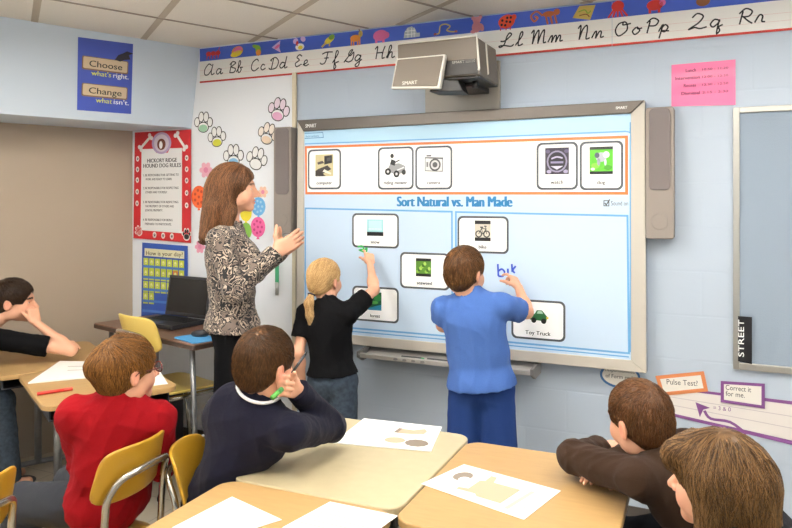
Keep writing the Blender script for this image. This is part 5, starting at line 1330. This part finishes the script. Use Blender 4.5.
# ---- the woman
hd = Head(P(234.5, 189, 3.40), (.985, .17, .0), (.02, 0, 1), 1.03)
hip = V(-.800, 3.42, .90)
te = Person('person, woman in black and cream floral blouse gesturing with both hands', floor_base(hip), hip, V(-.815, 3.40, 1.40), (.97, .24, 0), .17, 1.0, hd, h=.0045, waist=.80, depth=.62)
te.arm(1, (-.735, 3.185, 1.105), P(276.5, 251, 3.30), (-.815, 3.235, 1.335)); te.arm(-1, (-.725, 3.57, 1.15), P(283, 250, 3.50))
te.hand(1, P(305, 234, 3.37)-P(276.5, 251, 3.30), (-.25, .97, .1), size=1.0, curl=(.12, .14), thumb=(.25, .9, .1), spread=.10)
te.hand(-1, P(306, 233, 3.46)-P(283, 250, 3.50), (.1, -.97, .1), size=1.0, curl=(.2, .2), thumb=(.3, .9, .1), spread=.10)
te.leg(1, (-.79, 3.32, .49), (-.80, 3.33, .09), (1, .1, 0)); te.leg(-1, (-.76, 3.50, .49), (-.78, 3.51, .09), (1, .25, 0))
te.body()
def blouse_mat():
    m = M('blouse_floral', '#2a2526', rough=.85, sheen=.1); nt = m.node_tree; b = nt.nodes['Principled BSDF']; L = nt.links.new
    tc = nt.nodes.new('ShaderNodeTexCoord'); n = nt.nodes.new('ShaderNodeTexNoise'); n.inputs['Scale'].default_value = 23; n.inputs['Detail'].default_value = 1.0; n.inputs['Distortion'].default_value = 1.5
    L(tc.outputs['Object'], n.inputs['Vector'])
    r = nt.nodes.new('ShaderNodeValToRGB'); r.color_ramp.interpolation = 'CONSTANT'; e = r.color_ramp.elements
    e[0].position = 0; e[0].color = (*lin('#6f6158'), 1); e[1].position = .40; e[1].color = (*lin('#191718'), 1)
    for p, c in ((.485, '#b5a594'), (.535, '#7d6e62'), (.555, '#191718'), (.65, '#a89786')):
        q = e.new(p); q.color = (*lin(c), 1)
    L(n.outputs['Fac'], r.inputs['Fac']); L(r.outputs['Color'], b.inputs['Base Color'])
    return m
te.shirt('blouse', blouse_mat(), 1.97, hem=-.0, t=.012, slv=.014, cuff=.016, fold=.005, seed=4, neckgap=.012, bust=.062, h=.005)
te.trousers(m_black, t=.004, loose=.022, seed=5); te.shoes(M('shoe_black', '#17171a', rough=.4), M('heel_black', '#0f0f11', rough=.5))
def long_hair(S, h):
    S.ell(h(0, -.012, .034), h.sc(.086, .106, .092), h.R, .02)
    S.cap(h(0, -.066, -.02), h(0, -.105, -.215), .076, .058, .04)
    for x in (-1, 1):
        S.cap(h(x*.058, -.03, .02), h(x*.068, -.022, -.10), .034, .032, .03); S.cap(h(x*.068, -.022, -.10), h(x*.092, -.035, -.215), .032, .024, .03)
        S.cap(h(x*.06, -.09, -.08), h(x*.082, -.115, -.225), .042, .030, .03)
    S.ell(h(0, .118, -.05), h.sc(.1, .098, .112), h.R, .012, 's')
    S.half(h(0, -.09, -.240), (h.u*-1+h.f*.10))
hair(te, long_hair, '#3a2416', '#8a6040', n=6000, length=.21, rad=.0011, lift=.02, steps=9, seed=3, rough=.35, h=.0045,
     flow=lambda p: V(-.10, 0, -1.0) if p.z < hd.c.z+.07 else (p-hd(.012, .05, .12)).normalized()-hd.u*.5)

# ---- the girl at the board
hd2 = Head(P(324.5, 280.5, 3.42), (.50, .86, .10), (.0, -.04, 1), .94)
hip = V(-.305, 3.37, .655)
gi_ = Person('person, blonde girl in black tee reaching up to the whiteboard', floor_base(hip), hip, V(-.335, 3.375, 1.025), (.34, .94, 0), .112, .74, hd2, brow='#a57a4a', waist=.86)
gi_.arm(1, P(374, 290, 3.50), P(370, 263, 3.635)); gi_.arm(-1, (-.468, 3.355, .79), (-.455, 3.42, .60))
gi_.hand(1, (-.10, .72, .62), (-.35, .55, -.75), size=.74, curl=(.9, 1.0), index=(.15, .3), thumb=(.8, .45, .5)); gi_.hand(-1, (.08, .12, -1), (.9, -.2, 0), size=.74, curl=(.35, .4))
gi_.leg(1, (-.245, 3.355, .34), (-.24, 3.34, .07), (.3, .95, 0)); gi_.leg(-1, (-.372, 3.385, .34), (-.385, 3.40, .07), (.2, .97, 0))
gi_.body()
gi_.shirt('tee_shirt', cloth('tee_black', '#0d0d0f', sheen=0), .62, hem=.03, t=.011, slv=.016, cuff=.022, fold=.004, seed=8, neckgap=.012)
gi_.trousers(m_denim, name='jeans', t=.010, loose=.018, seed=9); gi_.shoes(m_shoe, m_sole)
def tight_hair(S, h):
    S.ell(h(0, -.009, .03), h.sc(.079, .099, .088), h.R, .02); S.ell(h(0, -.06, -.02), h.sc(.05, .045, .04), h.R, .03)
    S.ell(h(0, .108, -.04), h.sc(.080, .090, .106), h.R, .012, 's')
    for x in (-1, 1): S.ell(h(x*.086, -.008, -.016), h.sc(.02, .024, .034), h.R, .006, 's'); S.ell(h(x*.07, .03, -.07), h.sc(.04, .05, .05), h.R, .008, 's')
tie = hd2(-.004, -.112, -.05)
hair(gi_, tight_hair, '#a87c48', '#ecca92', n=4200, length=.06, rad=.0008, lift=.03, steps=6, seed=5, flow=lambda p: (tie-p).normalized())
tail = [tie, hd2(-.004, -.135, -.085), hd2(-.0, -.138, -.15), hd2(.004, -.125, -.21), hd2(.008, -.115, -.25)]
def pony(S, h):
    for a, c, r0, r1 in zip(tail, tail[1:], (.011, .018, .017, .012), (.018, .017, .012, .003)): S.cap(a, c, r0, r1, .012)
hair(gi_, pony, '#a87c48', '#f0d29c', n=1300, length=.09, rad=.0008, lift=.03, steps=6, seed=6, name='ponytail', flow=lambda p: (hd2.u*-1+hd2.f*.12))
b = MB(); R_ = frame_along(tail[1]-tail[0]); ring = [tie-gi_.base+(Vector(R_[0])*math.cos(a)+Vector(R_[1])*math.sin(a))*.015 for a in [k*2*PI/16 for k in range(17)]]
b.tube(ring, .004, M('hair_tie_dark', '#2b2530', rough=.8), 8, False); b.build('hair_tie', gi_.root)

# ---- the boy in blue writing on the board
hd3 = Head(P(465, 273, 3.10), (.62, .78, .02), (.04, 0, 1), 1.0)
hip = V(.378, 3.10, .70)
bb = Person('person, boy in blue tee writing on the whiteboard', floor_base(hip), hip, V(.330, 3.09, 1.100), (.36, .93, 0), .134, .84, hd3, brow='#5f4128', waist=.98, depth=.74)
bb.arm(1, P(526.5, 312, 3.16), P(519, 288, 3.29)); bb.arm(-1, P(443, 325, 3.17), (.28, 3.33, .985))
bb.hand(1, (-.28, .62, .62), (-.5, .3, -.55), size=.78, curl=(1.0, 1.0), index=(.35, .5), thumb=(.8, .45, .6)); bb.hand(-1, (.5, .6, .3), (.5, -.3, -.5), size=.78, curl=(.5, .5))
bb.leg(1, (.455, 3.06, .37), (.455, 3.06, .07), (.5, .86, 0)); bb.leg(-1, (.300, 3.12, .37), (.30, 3.12, .07), (.25, .97, 0))
bb.body()
bb.shirt('tee_shirt', cloth('tee_blue', '#4565a4', sheen=.05, var=.07, scale=300), .70, hem=-.0, t=.013, slv=.016, cuff=.024, fold=.0045, seed=11, neckgap=.012)
bb.trousers(cloth('pants_blue', '#22396f', sheen=0), t=.012, loose=.03, seed=12); bb.shoes(m_shoe, m_sole)
hair(bb, short_hair(.002), '#3d281a', '#8a6038', n=5000, length=.026, rad=.0008, lift=.16, seed=7)

# ---- the boy in the navy sweater, cheek on his fist
hd4 = Head(P(265, 365, 2.20), (.56, .82, -.06), (.10, -.02, 1), 1.02)
hip = V(-.566, 2.28, .555)
nb = Person('person, boy in navy sweater with a white collar line resting his cheek on one fist', floor_base(hip), hip, V(-.435, 2.195, .905), (.42, .90, 0), .143, .88, hd4, brow='#3a2a1e', waist=.94, depth=.60, shf=.83, tf2=(.97, -.22, 0))
nb.arm(1, (-.215, 2.340, .762), P(296, 388, 2.20), (-.322, 2.125, .815)); nb.arm(-1, (-.575, 2.42, .68), (-.46, 2.47, .63), (-.565, 2.275, .815))
nb.hand(1, (-.52, -.78, .30), (.8, -.5, .1), size=.86, curl=(1.25, 1.45), thumb=(.75, .35, .6)); nb.hand(-1, (.8, .3, -.2), (0, 0, -1), size=.8, curl=(.3, .3))
nb.leg(1, (-.23, 2.15, .497), (-.17, 2.14, .08), (.97, -.1, 0)); nb.leg(-1, (-.25, 2.29, .497), (-.18, 2.28, .08), (.97, -.1, 0))
nb.body()
m_navy = cloth('sweater_navy', '#181827', sheen=.05, scale=500, bump=.5)
nb.shirt('sweater', m_navy, 1.96, hem=-.06, t=.014, slv=.016, cuff=.014, fold=.005, seed=14, neckgap=.010)
c = nb.neck-nb.base; cu_ = (nb.u*.98-nb.f*.16).normalized(); R_ = frame_along(cu_)
b = MB(); b.tube([c+nb.u*.031-nb.f*.002+(Vector(R_[0])*math.cos(a)*.070+Vector(R_[1])*math.sin(a)*.070) for a in [k*2*PI/32 for k in range(33)]], .0052, M('collar_white', '#e9e9ec', rough=.8), 8, False); b.build('collar', nb.root)
nb.trousers(cloth('pants_khaki', '#6d5c44'), t=.008, loose=.014, seed=15); nb.shoes(m_shoe, m_sole)
hair(nb, short_hair(.001), '#2e1f13', '#6e4c2e', n=7500, length=.016, rad=.0007, lift=.22, seed=9)
# ---- the boy in red with glasses
hd5 = Head(P(126, 371, 2.20), (.64, .77, .02), (.02, 0, 1), .94)
hip = V(-.925, 2.255, .568)
rb = Person('person, boy with glasses in a bright red sweatshirt', floor_base(hip), hip, V(-.866, 2.185, .902), (-.22, .97, 0), .120, .86, hd5, brow='#5f3b22', waist=1.0, depth=.72, shf=.80, tf2=(-.92, .38, 0))
rb.arm(-1, (-1.015, 2.28, .66), (-1.06, 2.44, .62)); rb.arm(1, (-.765, 2.28, .66), (-.86, 2.43, .618))
rb.hand(-1, (.0, 1, -.1), (0, 0, -1), size=.8, curl=(.3, .3)); rb.hand(1, (-.7, .7, -.1), (0, 0, -1), size=.8, curl=(.3, .3))
rb.leg(-1, (-1.24, 2.325, .512), (-1.27, 2.35, .08), (-.9, .4, 0)); rb.leg(1, (-1.15, 2.50, .512), (-1.19, 2.52, .08), (-.9, .4, 0))
rb.body()
rb.shirt('sweatshirt', cloth('sweatshirt_red', '#8c1018', bump=.25, sheen=.0), 1.96, hem=-.10, t=.016, slv=.020, cuff=.016, fold=.006, seed=17, neckgap=.010, h=.0045)
rb.trousers(cloth('pants_charcoal', '#2f3136'), t=.008, loose=.016, seed=18); rb.shoes(m_shoe, m_sole)
hair(rb, short_hair(.004, .026), '#3f2614', '#a5733c', n=8500, length=.046, rad=.0009, lift=.16, seed=10)
m_gl = M('glasses_frame', '#5a1f1c', rough=.35)
b = MB(); H5 = lambda x, y, z: hd5(x, y, z)-rb.base
for x in (-1, 1):
    b.tube([H5(x*.033+.023*math.cos(a), .104-.004*abs(math.cos(a)), .0+.017*math.sin(a)) for a in [k*2*PI/20 for k in range(21)]], .0022, m_gl, 8, False)
    b.tube([H5(x*.056, .098, .004), H5(x*.074, .07, .006), H5(x*.079, .0, .006), H5(x*.08, -.02, -.006)], .0022, m_gl, 8)
b.tube([H5(-.011, .106, .004), H5(0, .109, .006), H5(.011, .106, .004)], .0022, m_gl, 8); b.build('glasses', rb.root)

# ---- the boy in brown, arms folded on the desk
hd6 = Head(P(640, 420, 1.98), (-.40, .91, -.08), (-.12, -.04, 1), .97)
hip = V(.955, 1.925, .578)
br = Person('person, boy in dark brown sweater leaning on folded arms', floor_base(hip), hip, V(.742, 1.935, .812), (-.72, .69, 0), .138, .86, hd6, brow='#4a3020', waist=.95, tf2=(-.93, .36, 0))
br.arm(-1, (.535, 2.105, .748), (.655, 2.235, .731), (.655, 1.870, .775)); br.arm(1, (.80, 2.20, .75), (.640, 2.098, .729), (.835, 2.005, .752))
br.hand(1, (-.82, -.55, -.04), (0, 0, -1), size=.80, curl=(.15, .25), spread=.12); br.hand(-1, (.8, .4, -.05), (0, 0, -1), size=.8, curl=(.2, .2))
br.leg(-1, (.67, 1.92, .51), (.65, 1.94, .08), (-.9, .3, 0)); br.leg(1, (.69, 2.07, .51), (.66, 2.08, .08), (-.9, .3, 0))
br.body()
br.shirt('sweater', cloth('sweater_brown', '#36261c', sheen=.05, bump=.4), {-1: 1.95, 1: 1.93}, hem=-.06, t=.014, slv=.016, cuff=.014, fold=.006, seed=21, neckgap=.010)
br.trousers(m_dgrey, t=.008, loose=.014, seed=22); br.shoes(m_shoe, m_sole)
hair(br, short_hair(.000), '#3f2818', '#8a5f3c', n=7500, length=.014, rad=.0007, lift=.25, seed=12)

# ---- the child with the light brown bob nearest the camera
hd7 = Head(P(719, 484, 1.50), (-.66, .75, -.03), (-.05, 0, 1), .95)
hip = V(.88, 1.43, .565)
fc = Person('person, child with a light brown bob nearest the camera', floor_base(hip), hip, V(.712, 1.475, .842), (-.85, .52, 0), .135, .84, hd7, brow='#7a5836')
fc.arm(-1, (.60, 1.32, .64), (.56, 1.48, .60)); fc.arm(1, (.73, 1.66, .66), (.60, 1.60, .60))
fc.hand(-1, (-.5, .8, 0), (0, 0, -1), size=.8, curl=(.3, .3)); fc.hand(1, (-.9, -.2, 0), (0, 0, -1), size=.8, curl=(.3, .3))
fc.leg(-1, (.60, 1.42, .512), (.57, 1.43, .08), (-.9, .3, 0)); fc.leg(1, (.67, 1.59, .512), (.65, 1.61, .08), (-.9, .3, 0))
fc.body()
fc.shirt('shirt', cloth('shirt_charcoal', '#1f2024'), 1.95, hem=-.06, t=.012, slv=.016, cuff=.014, fold=.005, seed=25, neckgap=.010)
fc.trousers(m_denim, t=.008, loose=.014, seed=26); fc.shoes(m_shoe, m_sole)
def bob(S, h):
    S.ell(h(0, -.012, .032), h.sc(.085, .104, .094), h.R, .02)
    S.cap(h(0, -.05, .0), h(0, -.062, -.10), .070, .060, .04)
    for x in (-1, 1): S.cap(h(x*.064, -.012, .03), h(x*.072, -.008, -.095), .034, .028, .03)
    S.cap(h(-.05, .072, .068), h(.05, .072, .068), .026, .026, .02); S.ell(h(0, .085, .05), h.sc(.066, .018, .03), h.R, .02)
    S.ell(h(0, .118, -.055), h.sc(.072, .075, .086), h.R, .010, 's')
    S.half(h(0, -.06, -.14), h.u*-1)
hair(fc, bob, '#382514', '#957148', n=8000, length=.12, rad=.0010, lift=.03, steps=8, seed=13, rough=.38,
     flow=lambda p: (hd7.u*-1.0+(p-hd7.c).normalized()*.15) if hd7.local(A3(p)[None])[0][2] < .07 else (p-hd7(0, -.02, .13)).normalized()-hd7.u*.4)

# ---- the child leaning on an elbow by the beige wall
hd8 = Head(V(-2.00, 3.665, .99), (.93, .25, -.05), (.16, 0, 1), .99)
hip = V(-2.31, 3.40, .565)
lc = Person('person, child in a dark tee leaning head on hand by the beige wall', floor_base(hip), hip, V(-2.11, 3.565, .862), (.86, .50, 0), .135, .84, hd8, brow='#2f2018')
lc.arm(1, PZ(71, 350, .742), (-1.875, 3.64, .885), (-2.03, 3.53, .82)); lc.arm(-1, (-2.02, 3.80, .745), (-1.86, 3.88, .732))
lc.hand(1, (-.25, .1, .95), (-.7, .5, .2), size=.8, curl=(.9, .9), thumb=(.8, .5, .3)); lc.hand(-1, (.9, -.2, -.05), (0, 0, -1), size=.8, curl=(.15, .2))
lc.leg(1, (-1.99, 3.53, .505), (-1.95, 3.55, .08), (.85, .5, 0)); lc.leg(-1, (-2.08, 3.65, .505), (-2.05, 3.67, .08), (.85, .5, 0))
lc.body()
lc.shirt('tee_shirt', m_black, .70, hem=-.06, t=.012, slv=.016, cuff=.02, fold=.004, seed=28, neckgap=.012)
lc.trousers(m_denim, name='jeans', t=.008, loose=.014, seed=29); lc.shoes(m_shoe, m_sole)
hair(lc, short_hair(.004), '#1d1510', '#4a3424', n=4500, length=.028, rad=.0009, lift=.16, seed=15)

# ---- what the navy boy holds
hc = nb.arms[1][1]*0+nb.arms[1][2]+V(-.03, .0, .072)
def rod(name, label, cat, a, c, r, mats):
    d = (c-a); t = thing(name, label, cat, a+d*.5, 0); L_ = d.length; q = d.normalized()
    for nm, u0, u1, r0, r1, mt in mats:
        b = MB(); b.tube([q*(L_*(u0-.5)), q*(L_*(u1-.5))], [r*r0, r*r1], mt, 12); b.build(nm, t)
rod('pencil', 'dark pencil sticking up from the navy sweater boy\'s fist', 'pencil', P(292, 373, 2.12), P(307, 352, 2.15), .0042, (('barrel', 0, .86, 1, 1, M('pencil_dark', '#22242a', rough=.4)), ('tip', .861, 1, 1, .2, M('pencil_tip', '#18181b', rough=.5))))
rod('green_marker', 'green marker end below the navy sweater boy\'s fist', 'marker', P(272, 398, 2.07), P(282, 389, 2.11), .0075, (('barrel', 0, .6, 1, 1, M('marker_green', '#4f9a3e', rough=.4)), ('cap', .601, 1, 1.05, 1.05, M('marker_green_cap', '#2f7a34', rough=.4))))
# chairs under the other seated children
dup(chair0, (.955, 1.925, 0), face(-.93, .36), 'yellow chair under the brown sweater boy')
dup(chair0, (.88, 1.43, 0), face(-.93, .36), 'yellow chair under the child with the bob')
dup(chair0, (-2.31, 3.40, 0), face(.86, .50), 'yellow chair under the leaning child by the beige wall')
